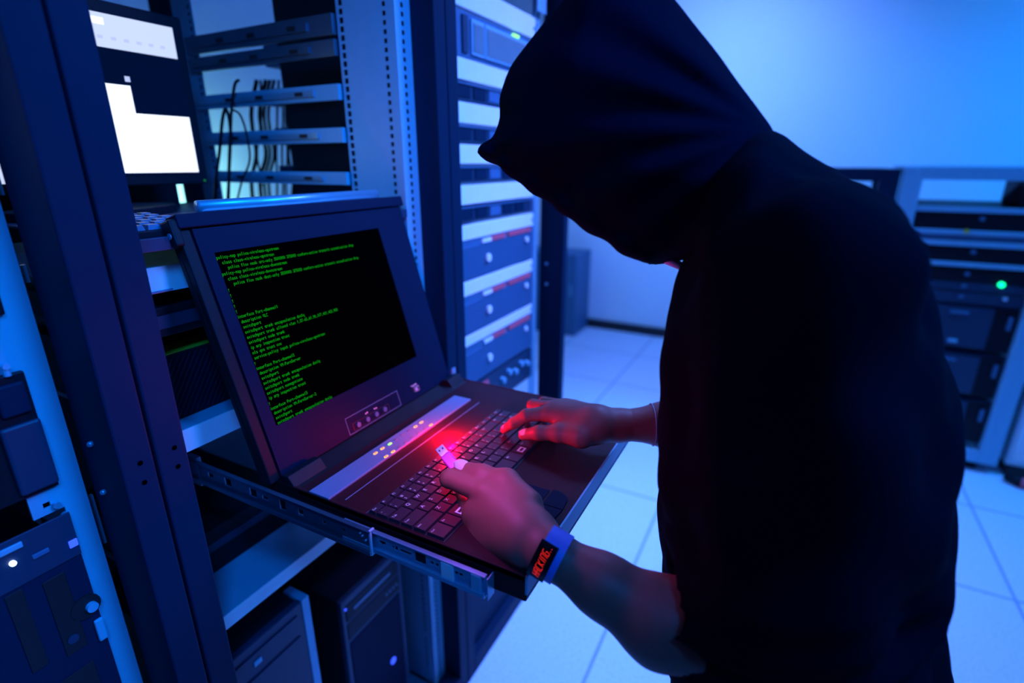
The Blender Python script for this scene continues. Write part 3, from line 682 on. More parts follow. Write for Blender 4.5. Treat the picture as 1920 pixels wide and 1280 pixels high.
MB().box(.4056, DX0, .26, .58, .966, .984).build('rail_spacer', 'black', con); MB().box(DX1, .8455, .26, .58, .966, .984).build('rail_spacer', 'black', con)

# ---------------------------------------------------------------- far racks at the right
RX = 3.02
def far_rack(y0, y1, label, m, top):
    t = thing('open_rack', (RX+.35, (y0+y1)/2, 0), label, 'rack'); w = .075
    for a in (y0, y1-w):
        MB().box(RX, RX+.06, a, a+w, .05, top).build('front_post', m, t, bevel=.004)
        MB().box(RX+.66, RX+.70, a, a+.04, .05, top).build('rear_post', m, t, bevel=.002)
        MB().box(RX+.06, RX+.66, a+.01, a+.04, .05, .09).box(RX+.06, RX+.66, a+.01, a+.04, top-.04, top).build('side_beam', m, t)
    MB().box(RX, RX+.06, y0+w, y1-w, top-.055, top).build('top_beam', m, t, bevel=.003)
    MB().box(RX+.66, RX+.70, y0+.04, y1-.04, top-.04, top).build('rear_beam', m, t)
    MB().box(RX, RX+.06, y0+w, y1-w, .05, .11).build('bottom_beam', m, t, bevel=.003)
    for yy in (y0+.08, y1-.08): 
        for xx in (RX+.07, RX+.6): MB().tube([(xx, yy, 0), (xx, yy, .012), (xx, yy, .03), (xx, yy, .055)], [.028, .028, .012, .012], 14).build('levelling_foot', 'black', t)
    return t
FY0, FY1 = -1.005, -.385
fr = far_rack(FY0, FY1, 'open rack with a light frame and black servers at the right edge', 'light', 1.402)
fr2 = far_rack(-.375, .22, 'dark framed open rack mostly hidden behind the hooded person', 'frame', 1.392)
def zr(py, px=1810, X=RX+.02): return at(px, py, x=X)[2]
ly0, ly1 = FY0+.078, FY1-.078
def fserver(pa, pb, label, m='black', d=.55, strips=True):
    z1, z0 = zr(pa), zr(pb)
    t = thing('server', (RX+.3, (ly0+ly1)/2, z0), label, 'server')
    MB().box(RX+.02, RX+.02+d, ly0, ly1, z0, z1).build('chassis', m, t, bevel=.002)
    if strips:
        MB().box(RX+.012, RX+.02, ly0, ly1, z1-.022, z1).build('top_strip', 'light', t, bevel=.002)
        MB().box(RX+.012, RX+.02, ly0, ly1, z0, z0+.020).build('bottom_strip', 'light', t, bevel=.002)
    yy = (ly0+ly1)/2-.01
    MB().tube([(RX+.014, yy, z0+(z1-z0)*.6), (RX+.02, yy, z0+(z1-z0)*.6)], .010, 12).build('knob', 'server', t)
    return t
s1 = fserver(388, 440, 'topmost black server with two pale strips in the right hand rack')
s2 = fserver(452, 500, 'second black server with two pale strips in the right hand rack')
MB().tube([(RX+.006, -.66, zr(433)), (RX+.012, -.66, zr(433))], .010, 10).build('status_light', 'yellow', s1)
t = fserver(441, 451, 'thin mid blue panel between the two striped black servers', 'server', .3, False)
t = fserver(503, 528, 'black cable tray under the striped servers in the right hand rack', 'black', .5, False)
t = fserver(530, 545, 'thin black server with a green light in the right hand rack', 'serverdark', .5, False)
p = at(1878, 534, x=RX+.012); MB().tube([(RX+.008, p[1], p[2]), (RX+.02, p[1], p[2])], .011, 12).build('green_light', 'ledgreen', t)
t = fserver(548, 568, 'thin dark server with a pale light just under the green lit one', 'serverdark', .5, False)
p = at(1885, 561, x=RX+.012); MB().tube([(RX+.008, p[1], p[2]), (RX+.02, p[1], p[2])], .008, 12).build('pale_light', 'cord', t)
for i, (a, b) in enumerate(((572, 658), (664, 745), (751, 832))):
    z1, z0 = at(1830, a, x=RX+.02)[2], at(1830, b, x=RX+.02)[2]
    t = thing('storage_unit', (RX+.3, (ly0+ly1)/2, z0), ['upper', 'middle', 'lowest'][i]+' of the three tall black units in the right hand rack', 'server', 'tall black units in the right hand rack')
    MB().box(RX+.03, RX+.6, ly0+.004, ly1-.004, z0, z1).build('chassis', 'black', t, bevel=.003)
    MB().box(RX+.022, RX+.03, -.84, -.60, z0+.01, z1-.012).build('door_panel', 'serverdark', t, bevel=.003)
    MB().box(RX+.012, RX+.022, -.75, -.68, z1-.045, z1-.032).build('handle', 'server', t, bevel=.002)
    MB().box(RX+.012, RX+.022, -.735, -.70, z0+.03, z0+.045).build('latch', 'light', t, bevel=.002)
    MB().box(RX+.012, RX+.03, ly0+.02, ly0+.035, z1-.10, z1-.04).build('side_clip', 'server', t, bevel=.002)
    MB().box(RX+.022, RX+.03, ly0+.004, ly1-.004, z1-.004, z1+.002).build('top_edge', 'frame', t)
z = zr(388)
t = thing('power_strip', (RX+.2, ly0+.12, z), 'black gear and cables heaped on the topmost server at the right edge', 'equipment')
MB().box(RX+.03, RX+.3, ly0+.002, ly0+.11, z, z+.16).build('case', 'black', t, bevel=.006)
MB().box(RX+.022, RX+.03, ly0+.002, ly0+.07, z+.02, z+.07).build('pale_face', 'server', t, bevel=.003)
MB().box(RX+.022, RX+.03, ly0+.004, ly0+.08, z+.10, z+.125).build('vent', 'serverdark', t, bevel=.003)
for k in range(5):
    yy = ly0+.10+k*.012
    tag(MB().tube([(RX+.06, yy, z+.008), (RX+.05, yy+.01, z+.03), (RX+.07, yy+.008, z+.10-.015*k), (RX+.10, yy-.02, z+.15-.02*k), (RX+.16, ly0+.06, z+.165+.003*k)], .007, 8).build('cable', 'black', smooth=True), ['outermost (leftmost)', 'second', 'third', 'fourth', 'fifth'][k]+' black cable of the heap on the topmost server at the right edge', 'cable', 'cables heaped on the right hand rack')
# things in the dark rack
for k, (z0, z1, m) in enumerate(((1.20, 1.25, 'black'), (1.05, 1.12, 'server'), (.90, 1.0, 'black'), (.5, .85, 'serverdark'))):
    t = thing('server', (RX+.3, -.08, z0), ['small black server', 'blue grey server', 'black middle server', 'tall dark server'][k]+' inside the dark framed rack behind the person', 'server')
    MB().box(RX+.04, RX+.55, -.298, .143, z0, z1).build('chassis', m, t, bevel=.002)
    MB().box(RX+.03, RX+.04, -.29, .13, z0+.01, z1-.01).build('faceplate', 'server', t, bevel=.002)
# white cabinet right of the rack, floor clutter
t = thing('storage_cabinet', (RX+.25, -1.35, 0), 'plain pale cabinet with a black plinth at the right edge beside the light rack', 'cabinet')
MB().box(RX+.03, RX+.5, -1.62, -1.040, .06, 1.25).build('body', 'white', t, bevel=.004)
MB().box(RX+.045, RX+.48, -1.60, -1.055, 0, .06).build('plinth', 'base', t)
MB().box(RX+.022, RX+.03, -1.61, -1.05, .08, 1.24).build('door', 'white', t, bevel=.002)
t = thing('power_plug', (RX-.05, -1.10, 0), 'black plug with a red ring lying on the floor beside the light rack', 'plug')
MB().tube([(RX-.03, -1.03, .022), (RX-.05, -1.07, .024), (RX-.06, -1.085, .024)], [.012, .022, .024], 14).build('plug_body', 'black', t, smooth=True)
MB().tube([(RX-.06, -1.085, .024), (RX-.066, -1.10, .024)], .026, 14).build('red_ring', 'red', t)
MB().tube([(RX-.066, -1.10, .024), (RX-.08, -1.17, .020), (RX-.05, -1.3, .010), (RX-.02, -1.5, .008)], [.020, .010, .008, .008], 10).build('cord', 'black', t, smooth=True)
# low cabinet at the far wall
t = thing('low_cabinet', (4.3, 1.75, 0), 'pale low cabinet at the far wall, between the middle rack and the black baseboard', 'cabinet')
MB().box(4.10, 4.445, 1.565, 2.1, 0, .70).build('body', 'server', t, bevel=.004)
MB().box(4.092, 4.10, 1.58, 1.82, .03, .68).build('door', 'server', t, bevel=.003)
MB().box(4.085, 4.092, 1.60, 1.61, .35, .45).build('handle', 'zinc', t)
# ceiling light fixtures (housings for the lamps)
for (x, y, s, l) in ((2.35, .25, .4, 'square ceiling light over the aisle'), (3.2, .5, .4, 'square ceiling light near the far wall'), (2.85, -1.75, .4, 'square ceiling light on the open side of the aisle')):
    t = thing('ceiling_light', (x, y, 2.96), l, 'light'); MB().box(x-s, x+s, y-s, y+s, 2.96, 3.0).build('housing', 'white', t, bevel=.004)

# ================================================================= ORGANIC SHAPES (surface nets)
def nets(F, org, h):
    nx, ny, nz = F.shape; ins = F < 0
    corners = [(i, j, k) for i in (0, 1) for j in (0, 1) for k in (0, 1)]
    cnt = np.zeros((nx-1, ny-1, nz-1), np.int8)
    for i, j, k in corners: cnt += ins[i:nx-1+i, j:ny-1+j, k:nz-1+k]
    act = (cnt > 0) & (cnt < 8); idx = -np.ones(act.shape, np.int64); A = np.argwhere(act); idx[act] = np.arange(len(A))
    P = np.zeros((len(A), 3)); c = np.zeros(len(A))
    for a in corners:
        for ax in range(3):
            if a[ax]: continue
            b = list(a); b[ax] = 1
            fa = F[A[:, 0]+a[0], A[:, 1]+a[1], A[:, 2]+a[2]]; fb = F[A[:, 0]+b[0], A[:, 1]+b[1], A[:, 2]+b[2]]
            s = (fa < 0) != (fb < 0); t = fa/np.where(fa == fb, 1, fa-fb)
            q = np.zeros((len(A), 3)); q += a; q[:, ax] += t
            P[s] += q[s]; c[s] += 1
    P = (P/c[:, None]+A)*h+np.array(org)
    Q = []
    for ax in range(3):
        u, v = [(1, 2), (2, 0), (0, 1)][ax]
        s0 = [slice(0, n) for n in F.shape]; s1 = list(s0); s0[ax] = slice(0, F.shape[ax]-1); s1[ax] = slice(1, F.shape[ax])
        ch = ins[tuple(s0)] != ins[tuple(s1)]; E = np.argwhere(ch)
        ok = (E[:, u] > 0) & (E[:, v] > 0) & (E[:, u] < F.shape[u]-1) & (E[:, v] < F.shape[v]-1); E = E[ok]
        flip = ins[tuple(s0)][E[:, 0], E[:, 1], E[:, 2]]
        def g(du, dv):
            e = E.copy(); e[:, u] += du; e[:, v] += dv; return idx[e[:, 0], e[:, 1], e[:, 2]]
        q = np.stack([g(-1, -1), g(0, -1), g(0, 0), g(-1, 0)], 1); q[~flip] = q[~flip][:, ::-1]; Q.append(q)
    return P, np.concatenate(Q)
class Field:
    def __init__(s, lo, hi, h):
        s.h = h; s.lo = np.array(lo, float); n = np.ceil((np.array(hi)-s.lo)/h).astype(int)+1
        s.X, s.Y, s.Z = [g.astype(np.float32) for g in np.meshgrid(*[s.lo[i]+h*np.arange(n[i]) for i in range(3)], indexing='ij')]
        s.F = np.full(s.X.shape, 1e3, np.float32)
    def smin(s, d, k):
        if k <= 0: s.F = np.minimum(s.F, d); return
        hh = np.clip(.5+.5*(s.F-d)/k, 0, 1); s.F = (s.F*(1-hh)+d*hh-k*hh*(1-hh)).astype(np.float32)
    def cap(s, a, b, ra, rb, k=.01, sub=False):
        a = np.array(a, float); b = np.array(b, float); ab = b-a; L = ab@ab+1e-12
        t = np.clip(((s.X-a[0])*ab[0]+(s.Y-a[1])*ab[1]+(s.Z-a[2])*ab[2])/L, 0, 1)
        d = np.sqrt((s.X-a[0]-t*ab[0])**2+(s.Y-a[1]-t*ab[1])**2+(s.Z-a[2]-t*ab[2])**2)-(ra+(rb-ra)*t)
        if sub: s.F = np.maximum(s.F, -d)
        else: s.smin(d, k)
    def chain(s, pts, rs, k=.01):
        for i in range(len(pts)-1): s.cap(pts[i], pts[i+1], rs[i], rs[i+1], k)
    def ell(s, c, r, R=None, k=.01, sub=False):
        R = np.eye(3) if R is None else np.array(R); x, y, z = s.X-c[0], s.Y-c[1], s.Z-c[2]
        q = [(R[i][0]*x+R[i][1]*y+R[i][2]*z)/r[i] for i in range(3)]; n = np.sqrt(q[0]**2+q[1]**2+q[2]**2)
        d = (n-1)*min(r)
        if sub:
            hh = np.clip(.5-.5*(s.F+d)/k, 0, 1); s.F = (s.F*(1-hh)-d*hh+k*hh*(1-hh)).astype(np.float32)
        else: s.smin(d, k)
    def mesh(s): return nets(s.F, s.lo, s.h)
def poly_sdf(Y, Z, poly):
    P = np.array(poly, float); d = np.full(Y.shape, 1e9); sgn = np.zeros(Y.shape, bool); n = len(P)
    for i in range(n):
        a, b = P[i], P[(i+1) % n]; e = b-a; wy, wz = Y-a[0], Z-a[1]
        t = np.clip((wy*e[0]+wz*e[1])/(e@e+1e-12), 0, 1); d = np.minimum(d, (wy-e[0]*t)**2+(wz-e[1]*t)**2)
        c = ((a[1] <= Z) & (b[1] > Z)) | ((b[1] <= Z) & (a[1] > Z))
        xi = a[0]+(Z-a[1])/(e[1] if abs(e[1]) > 1e-12 else 1e-12)*e[0]; sgn ^= c & (Y < xi)
    return np.where(sgn, -np.sqrt(d), np.sqrt(d))
def smooth_poly(P, n=6):
    P = np.array(P, float); out = []; N = len(P)
    for i in range(N):
        p0, p1, p2, p3 = P[i-1], P[i], P[(i+1) % N], P[(i+2) % N]
        for k in range(n):
            u = k/n; out.append(.5*((2*p1)+(-p0+p2)*u+(2*p0-5*p1+4*p2-p3)*u*u+(-p0+3*p1-3*p2+p3)*u**3))
    return out
def mesh_obj(name, parts, m, parent):
    mb = MB(); V = []; Fs = []; k = 0
    for P, Q in parts: V.append(P); Fs.append(Q+k); k += len(P)
    V = np.concatenate(V); Q = np.concatenate(Fs); off = np.array(ROOT[parent.name])
    me = bpy.data.meshes.new(name); me.from_pydata((V-off).tolist(), [], Q.tolist()); me.materials.append(M[m])
    me.polygons.foreach_set('use_smooth', [True]*len(me.polygons)); me.update()
    o = bpy.data.objects.new(name, me); COL.objects.link(o); o.parent = parent; ROOT[o.name] = tuple(off); return o

PX = .62                                        # the person's mid plane
person = thing('person', (PX, -.10, 0), 'person in a black hooded sweatshirt bending over the console, typing and holding a pink stick', 'person')
A3 = lambda *a, **k: np.array(at(*a, **k))
# ---- left hand (near the camera) : depth in metres along the view axis
d0 = .665
WL = A3(1030, 1035, d=.572)          # wrist
CL = A3(1005, 1010, d=.594)
im = A3(912, 925, d=.655); mm = A3(892, 962, d=.662); rm = A3(893, 994, d=.662); pm = A3(905, 1022, d=.652)
ip = A3(842, 897, d=.684); idd = A3(850, 893, d=.708); it = A3(868, 884, d=.712)
mp_ = A3(866, 935, d=.706); md = A3(880, 925, d=.728); mt = A3(900, 915, d=.722)
rp = A3(878, 975, d=.712); rd = A3(897, 955, d=.730); rt = A3(912, 940, d=.722)
pp = A3(900, 1008, d=.705); pd = A3(915, 990, d=.722); pt_ = A3(925, 970, d=.716)
tc = A3(990, 945, d=.628); tm = A3(950, 903, d=.660); ti = A3(905, 890, d=.676); tt = A3(866, 876, d=.690)
EL = A3(1450, 1195, d=.50)           # elbow
FL = A3(1240, 1165, d=.535)
hl = Field(np.min([WL, im, it, rd, mt, pm, tt, tc, CL], 0)-.035, np.max([WL, im, it, rd, mt, pm, tt, tc, CL], 0)+.035, .0018)
def digit(F, pts, rs, k=.004): F.chain(pts, rs, k)
hl.cap(WL, CL, .024, .025, .01)
for q, r in ((im, .0155), (mm, .0165), (rm, .0160), (pm, .0165)): hl.cap(CL+(q-CL)*.1, q, .021, r, .016)
hl.cap(A3(985, 1026, d=.592), A3(915, 1008, d=.645), .022, .021, .012)
hl.cap(CL, tm, .022, .0150, .018)
hl.cap(CL+(mm-CL)*.2, (im+rm)/2, .024, .016, .016)
digit(hl, [im, ip, idd, it], [.0140, .0118, .0100, .0085])
digit(hl, [mm, mp_, md, mt], [.0145, .0118, .0100, .0085])
digit(hl, [rm, rp, rd, rt], [.0138, .0112, .0095, .0082])
digit(hl, [pm, pp, pd, pt_], [.0120, .0098, .0085, .0075])
digit(hl, [tc, tm, ti, tt], [.018, .0138, .0122, .0088], .008)
# extend the wrist into the forearm (fine)
hl.cap(WL, WL+(FL-WL)*.25, .0235, .0262, .012)
armL = Field(np.min([WL, FL, EL], 0)-.07, np.max([WL, FL, EL], 0)+.07, .004)
armL.chain([WL+(FL-WL)*.02, WL+(FL-WL)*.5, FL, EL], [.0235, .0290, .0405, .0470], .02)
# ---- right hand (typing)
WR = A3(1158, 797, z=1.047)
CR = A3(1120, 795, z=1.050)
i0 = A3(1030, 775, z=1.052); i1 = A3(988, 778, z=1.046); i2 = A3(963, 793, z=1.030); i3 = A3(946, 805, z=1.0125)
m0 = A3(1042, 766, z=1.056); m1 = A3(1000, 760, z=1.048); m2 = A3(996, 775, z=1.026); m3 = A3(990, 784, z=1.0125)
r0 = A3(1060, 762, z=1.054); r1 = A3(1020, 755, z=1.044); r2 = A3(1022, 768, z=1.026); r3 = A3(1020, 778, z=1.0130)
p0_ = A3(1080, 765, z=1.050); p1_ = A3(1048, 758, z=1.040); p2_ = A3(1050, 770, z=1.024); p3_ = A3(1048, 778, z=1.0120)
t0 = A3(1090, 818, z=1.040); t1 = A3(1050, 812, z=1.036); t2 = A3(1012, 811, z=1.030); t3 = A3(982, 815, z=1.018)
FR = A3(1250, 795, z=1.050); ER = np.array([.85, -.055, 1.035])
hr = Field(np.min([WR, i3, m1, r1, p1_, t3, t1], 0)-.032, np.max([WR, i3, m1, r1, p1_, t3, t1], 0)+.032, .0018)
hr.cap(WR, CR, .0235, .024, .01)
for q, r in ((i0, .0130), (m0, .0135), (r0, .0130), (p0_, .0120)): hr.cap(CR, q, .020, r, .014)
hr.cap(CR, t1, .018, .0125, .016); hr.cap(CR, t0, .021, .016, .016)
digit(hr, [i0, i1, i2, i3], [.0120, .0100, .0085, .0070]); digit(hr, [m0, m1, m2, m3], [.0120, .0102, .0086, .0070])
digit(hr, [r0, r1, r2, r3], [.0115, .0096, .0082, .0068]); digit(hr, [p0_, p1_, p2_, p3_], [.0105, .0086, .0074, .0062])
digit(hr, [t0, t1, t2, t3], [.0160, .0130, .0112, .0085], .006)
hr.cap(WR, WR+(FR-WR)*.3, .0225, .0240, .012)
armR = Field(np.min([WR, FR, ER], 0)-.06, np.max([WR, FR, ER], 0)+.06, .004)
armR.chain([WR+(FR-WR)*.02, FR, ER], [.0225, .0300, .043], .02)
# ---- head, neck, trunk (inside the clothes)
fc = np.array([0, .55, -.835]); fc /= np.linalg.norm(fc); fu = np.array([0, fc[2]*-1, fc[1]]); fx = np.array([1., 0, 0])
HC = np.array([PX, .195, 1.478]); Rm = [fx, fc, fu]
hd = Field((PX-.13, .0, 1.28), (PX+.13, .36, 1.62), .004)
hd.ell(HC+fu*.02, (.073, .092, .098), Rm, .01)
hd.ell(HC+fc*.03-fu*.055, (.052, .062, .058), Rm, .03)
hd.cap(HC+fc*.088+fu*.015, HC+fc*.108-fu*.022, .007, .012, .012)
hd.ell(HC+fc*.082-fu*.058, (.024, .012, .010), Rm, .01)
for s in (-1, 1):
    hd.ell(HC+fc*.098+fu*.010+fx*s*.031, (.017, .014, .012), Rm, .008, sub=True)
    hd.ell(HC+fc*.079+fu*.010+fx*s*.031, (.012, .012, .010), Rm, .004)
    hd.ell(HC+fx*s*.073-fu*.005, (.008, .018, .030), Rm, .006)
hd.cap(HC-fc*.02-fu*.05, np.array([PX, .03, 1.37]), .052, .056, .03)
tr = Field((.30, -.34, .02), (.96, .16, 1.44), .010)
hipc = np.array([PX, -.115, .90]); chest = np.array([PX, -.04, 1.22])
tr.ell(hipc, (.14, .08, .12), None, .05); tr.ell(chest+(0, .02, -.02), (.12, .060, .15), None, .04)
tr.cap(np.array([PX, .045, 1.34]), chest, .045, .06, .03)
SL = A3(1525, 515, x=.475); SR = np.array([.78, -.005, 1.305])
tr.cap(SL+(.04, .02, -.03), SR-(.04, -.02, .03), .036, .036, .02)
tr.chain([SL, EL], [.042, .044], .02); tr.chain([SR, ER], [.042, .042], .02)
for s in (-1, 1):
    hp = hipc+(s*.085, .01, -.04); kn = np.array([PX+s*.10, -.06, .48]); an = np.array([PX+s*.115, -.14, .09])
    tr.chain([hp, kn, an], [.082, .055, .038], .03)
body = mesh_obj('body', [hl.mesh(), armL.mesh(), hr.mesh(), armR.mesh(), hd.mesh(), tr.mesh()], 'skin', person)
tag(body, 'bare forearms and hands, the rest covered by dark clothes')
# finger nails (small curved plates)
def nail(c, along, nrm, L, w, name='fingernail'):
    c = np.array(c); along = along/np.linalg.norm(along); nrm = nrm-along*(nrm@along); nrm /= np.linalg.norm(nrm); side = np.cross(along, nrm)
    mb = MB(); N = 8; vs = []; 
    for i in range(N+1):
        for j in range(N+1):
            u = i/N*2-1; v = j/N*2-1; ww = w*math.sqrt(max(0, 1-abs(u)**(2.0 if u > 0 else 4.0))); vs.append(c+along*u*L/2+side*v*ww/2+nrm*(-.0022*v*v-.0008*u*u))
    fs = [(i*(N+1)+j, i*(N+1)+j+1, (i+1)*(N+1)+j+1, (i+1)*(N+1)+j) for i in range(N) for j in range(N)]
    k = len(vs); vs2 = [p-nrm*.0012 for p in vs]; mb.add(vs+vs2, fs+[tuple(a+k for a in f)[::-1] for f in fs]); return mb.build(name, 'nail', person, smooth=True)
def nail_on(p, q, r, along, L, w):
    a = (q-p)/np.linalg.norm(q-p); n = _u*.68-_f*.73-_r*.05; n = n-a*(n@a); n /= np.linalg.norm(n)
    return nail(p+(q-p)*along+n*(r+.0006), -a, n, L, w)
nail_on(tt, ti, .0092, .02, .0210, .0150)
nail_on(t3, t2, .0090, .14, .0165, .0125)
nail_on(i3, i2, .0073, .20, .0100, .0088)

# ---- hood
hood_px = [(936, 288), (950, 258), (963, 225), (966, 190), (985, 138), (1010, 98), (1040, 55), (1078, 12), (1120, -30), (1175, -50), (1225, -38), (1262, -5), (1300, 42), (1345, 98), (1385, 155), (1425, 208), (1455, 255),
           (1470, 330), (1440, 400), (1380, 450), (1310, 478), (1262, 492), (1225, 493), (1190, 483), (1145, 463), (1095, 432), (1045, 392), (1008, 360), (975, 332), (948, 308)]
HP = smooth_poly([at(a, b, x=PX)[1:] for a, b in hood_px], 4)
hf = Field((PX-.17, -.06, 1.24), (PX+.17, .40, 1.66), .0045)
d2 = poly_sdf(hf.Y[0].astype(float), hf.Z[0].astype(float), HP)
R = .125; Wd = .122
q = np.sqrt(np.maximum(0, 1+d2/R)[None]**2+(np.abs(hf.X-PX)/Wd)**2.2)
D = (q-1)*R*.9
nape = at(1450, 250, x=PX)[1:]
ang = np.arctan2(hf.Z-nape[1], hf.Y-nape[0]); rr = np.hypot(hf.Z-nape[1], hf.Y-nape[0])
fold = np.sin(ang*17+rr*9+hf.X*8)*np.clip((rr-.02)/.06, 0, 1)*np.clip((.30-rr)/.14, 0, 1)*np.clip(np.abs(hf.X-PX)/.06, 0, 1)
D = D+.0042*fold+.0022*np.sin(hf.Y*55+hf.Z*30+hf.X*20)*np.clip(np.abs(hf.X-PX)/.06, 0, 1)
ra = at(938, 296, x=PX)[1:]; rb = at(1238, 497, x=PX)[1:]; rd_ = (rb-ra)/np.linalg.norm(rb-ra); rn = np.array([-rd_[1], rd_[0]])
if rn[1] > 0: rn = -rn       # pointing down/forward out of the face opening
pl_ = (hf.Y-ra[0])*rn[0]+(hf.Z-ra[1])*rn[1]+.016+.9*(np.abs(hf.X-PX)**2)
wob = .0018*np.sin(((hf.Y-ra[0])*rd_[0]+(hf.Z-ra[1])*rd_[1])*160)
inner = -(D+.0125)
shell = np.maximum(D, inner)
along = (hf.Y-ra[0])*rd_[0]+(hf.Z-ra[1])*rd_[1]
openm = np.where(along < .235, pl_-.012, -1.)            # cut only along the face opening
F1 = np.maximum(shell, openm)
rim = np.sqrt((np.abs(D+.003))**2+(pl_-.006)**2)-(.0080+wob*1.3+.003*np.clip(1-np.abs(along-.012)/.03, 0, 1))
rim = np.maximum(rim, along-.235)
hh = np.clip(.5+.5*(F1-rim)/.006, 0, 1); hf.F = (F1*(1-hh)+rim*hh-.006*hh*(1-hh)).astype(np.float32)
mesh_obj('hood', [hf.mesh()], 'hood', person)
p = at(1268, 494, x=PX-.06)
MB().tube([at(1250, 488, x=.60), at(1266, 494, x=.595), at(1280, 500, x=.60)], .0045, 10).build('drawstring', 'cord', person, smooth=True)

# ---- sweatshirt
tor_px = [(1300, 400), (1290, 470), (1281, 505), (1276, 545), (1262, 605), (1250, 665), (1245, 740), (1249, 800), (1250, 850), (1246, 900), (1254, 955), (1249, 1005), (1257, 1060), (1260, 1110), (1266, 1180), (1276, 1260), (1285, 1330), (1300, 1400),
          (1500, 1440), (1800, 1400), (1797, 1300), (1785, 1225), (1770, 1150), (1766, 1060), (1770, 985), (1782, 900), (1788, 810), (1785, 725), (1768, 635), (1742, 552), (1708, 478), (1668, 412), (1620, 350), (1568, 302), (1510, 268), (1452, 244), (1400, 262), (1340, 320)]
TP = smooth_poly([at(a, b, x=PX)[1:] for a, b in tor_px], 4)
SB = EL+(FL-EL)*.40
tf = Field((.27, -.36, .74), (1.0, .20, 1.50), .0065)
d2 = poly_sdf(tf.Y[0].astype(float), tf.Z[0].astype(float), TP)
R = .13; Wt = .205-.35*np.clip(tf.Z-1.33, 0, 1)**1.0
q = np.sqrt(np.maximum(0, 1+d2/R)[None]**2+(np.abs(tf.X-PX)/Wt)**2.4)
tf.F = ((q-1)*R+.004).astype(np.float32)
tf.chain([SL+(.06, 0, .0), SL, EL+(SL-EL)*.45, EL+(SL-EL)*.12], [.060, .064, .072, .076], .03)
tf.cap(EL+(SL-EL)*.12, SB, .077, .070, .025)
tf.chain([SR-(.03, 0, .01), SR, ER, ER+(FR-ER)*.35], [.066, .068, .062, .056], .03)
s_ = tf.Z*46+tf.Y*34+np.sin(tf.X*18)*1.6
tf.F = tf.F+(.0034*np.sin(s_)+.003*np.sin(tf.Y*58-tf.Z*22+tf.X*25)+.003*np.sin(tf.X*60+tf.Z*35)*np.clip((.55-tf.X)/.05, 0, 1)).astype(np.float32)
# rucked sleeve: extra rings near the elbow
ax_ = (SL-EL)/np.linalg.norm(SL-EL); tt_ = (tf.X-EL[0])*ax_[0]+(tf.Y-EL[1])*ax_[1]+(tf.Z-EL[2])*ax_[2]
tf.F = (tf.F+.0045*np.sin(tt_*150+tf.Y*30)*np.clip(1-np.abs(tt_)/.10, 0, 1)*(tf.X < .50)).astype(np.float32)
# sleeve mouth opening round the forearm
fd = (FL-EL)/np.linalg.norm(FL-EL)
tf.cap(SB+fd*.035, SB+fd*.12, .056, .056, sub=True)
mesh_obj('sweatshirt', [tf.mesh()], 'cloth', person)
# ---- trousers and shoes
lf = Field((.36, -.34, .05), (.88, .13, .98), .010)
lf.ell((PX, -.105, .86), (.150, .100, .11), None, .05)
for s in (-1, 1):
    hp = hipc+(s*.085, .01, -.06); kn = np.array([PX+s*.10, -.06, .48]); an = np.array([PX+s*.115, -.14, .10])
    lf.chain([hp, kn, an], [.100, .073, .062], .04)
lf.F = lf.F+(.003*np.sin(lf.Z*60+lf.Y*30)).astype(np.float32)
mesh_obj('trousers', [lf.mesh()], 'trouser', person)
for s in (-1, 1):
    sf = Field((PX+s*.115-.07, -.24, -.012), (PX+s*.115+.07, .12, .14), .006)
    c = PX+s*.115
    sf.cap((c, -.16, .035), (c, .06, .030), .043, .038, .02); sf.cap((c, -.145, .05), (c, -.13, .10), .045, .042, .02)
    sf.F = np.maximum(sf.F, .002-sf.Z)
    mesh_obj('shoe', [sf.mesh()], 'shoe', person)

# ---------------------------------------------------------------- wrist band with display
wc = WL+(FL-WL)*.03; axd = (FL-WL)/np.linalg.norm(FL-WL)
t = thing('fitness_tracker', wc, 'blue wristband with a black display reading HACKING in red, on the near wrist', 'fitness band')
fn = -_f*.93-_r*.30-_u*.04; fn = fn-axd*(fn@axd); fn /= np.linalg.norm(fn); fs = np.cross(axd, fn); fs /= np.linalg.norm(fs)   # fn = out of the display
if fs@_u < 0: fs = -fs
mb = MB(); N = 48; hw = .0122; Ra = .0262; Rb = .0256
vs = []
for k in range(N):
    a = 2*math.pi*k/N
    for w_ in (-hw, hw):
        for rr_ in (0, .0018):
            vs.append(wc+fn*(Ra+rr_)*math.cos(a)+fs*(Rb+rr_)*math.sin(a)+axd*w_)
fs_ = []
for k in range(N):
    a, b = 4*k, 4*((k+1) % N)
    fs_ += [(a+1, a+3, b+3, b+1), (a, b, b+2, a+2), (a, a+1, b+1, b), (a+2, b+2, b+3, a+3)]
mb.add(vs, fs_); mb.build('strap', 'band', t, smooth=False)
# curved display pod hugging the band
mb = MB(); vs = []; K = 16; Rp = .046; pc = wc+fn*(Ra+.0040-Rp); a0, a1 = -.46, .50
for k in range(K+1):
    a = a0+(a1-a0)*k/K
    for w_ in (-.0150, .0050):
        for rr_ in (-.0045, .0): vs.append(pc+(fn*math.cos(a)+fs*math.sin(a))*(Rp+rr_)+axd*w_)
fs_ = []
for k in range(K):
    a, b = 4*k, 4*(k+1); fs_ += [(a+1, a+3, b+3, b+1), (a, b, b+2, a+2), (a, a+1, b+1, b), (a+2, b+2, b+3, a+3)]
fs_ += [(0, 2, 3, 1), (4*K, 4*K+1, 4*K+3, 4*K+2)]
mb.add(vs, fs_); mb.build('display', 'glass', t, bevel=.0006)
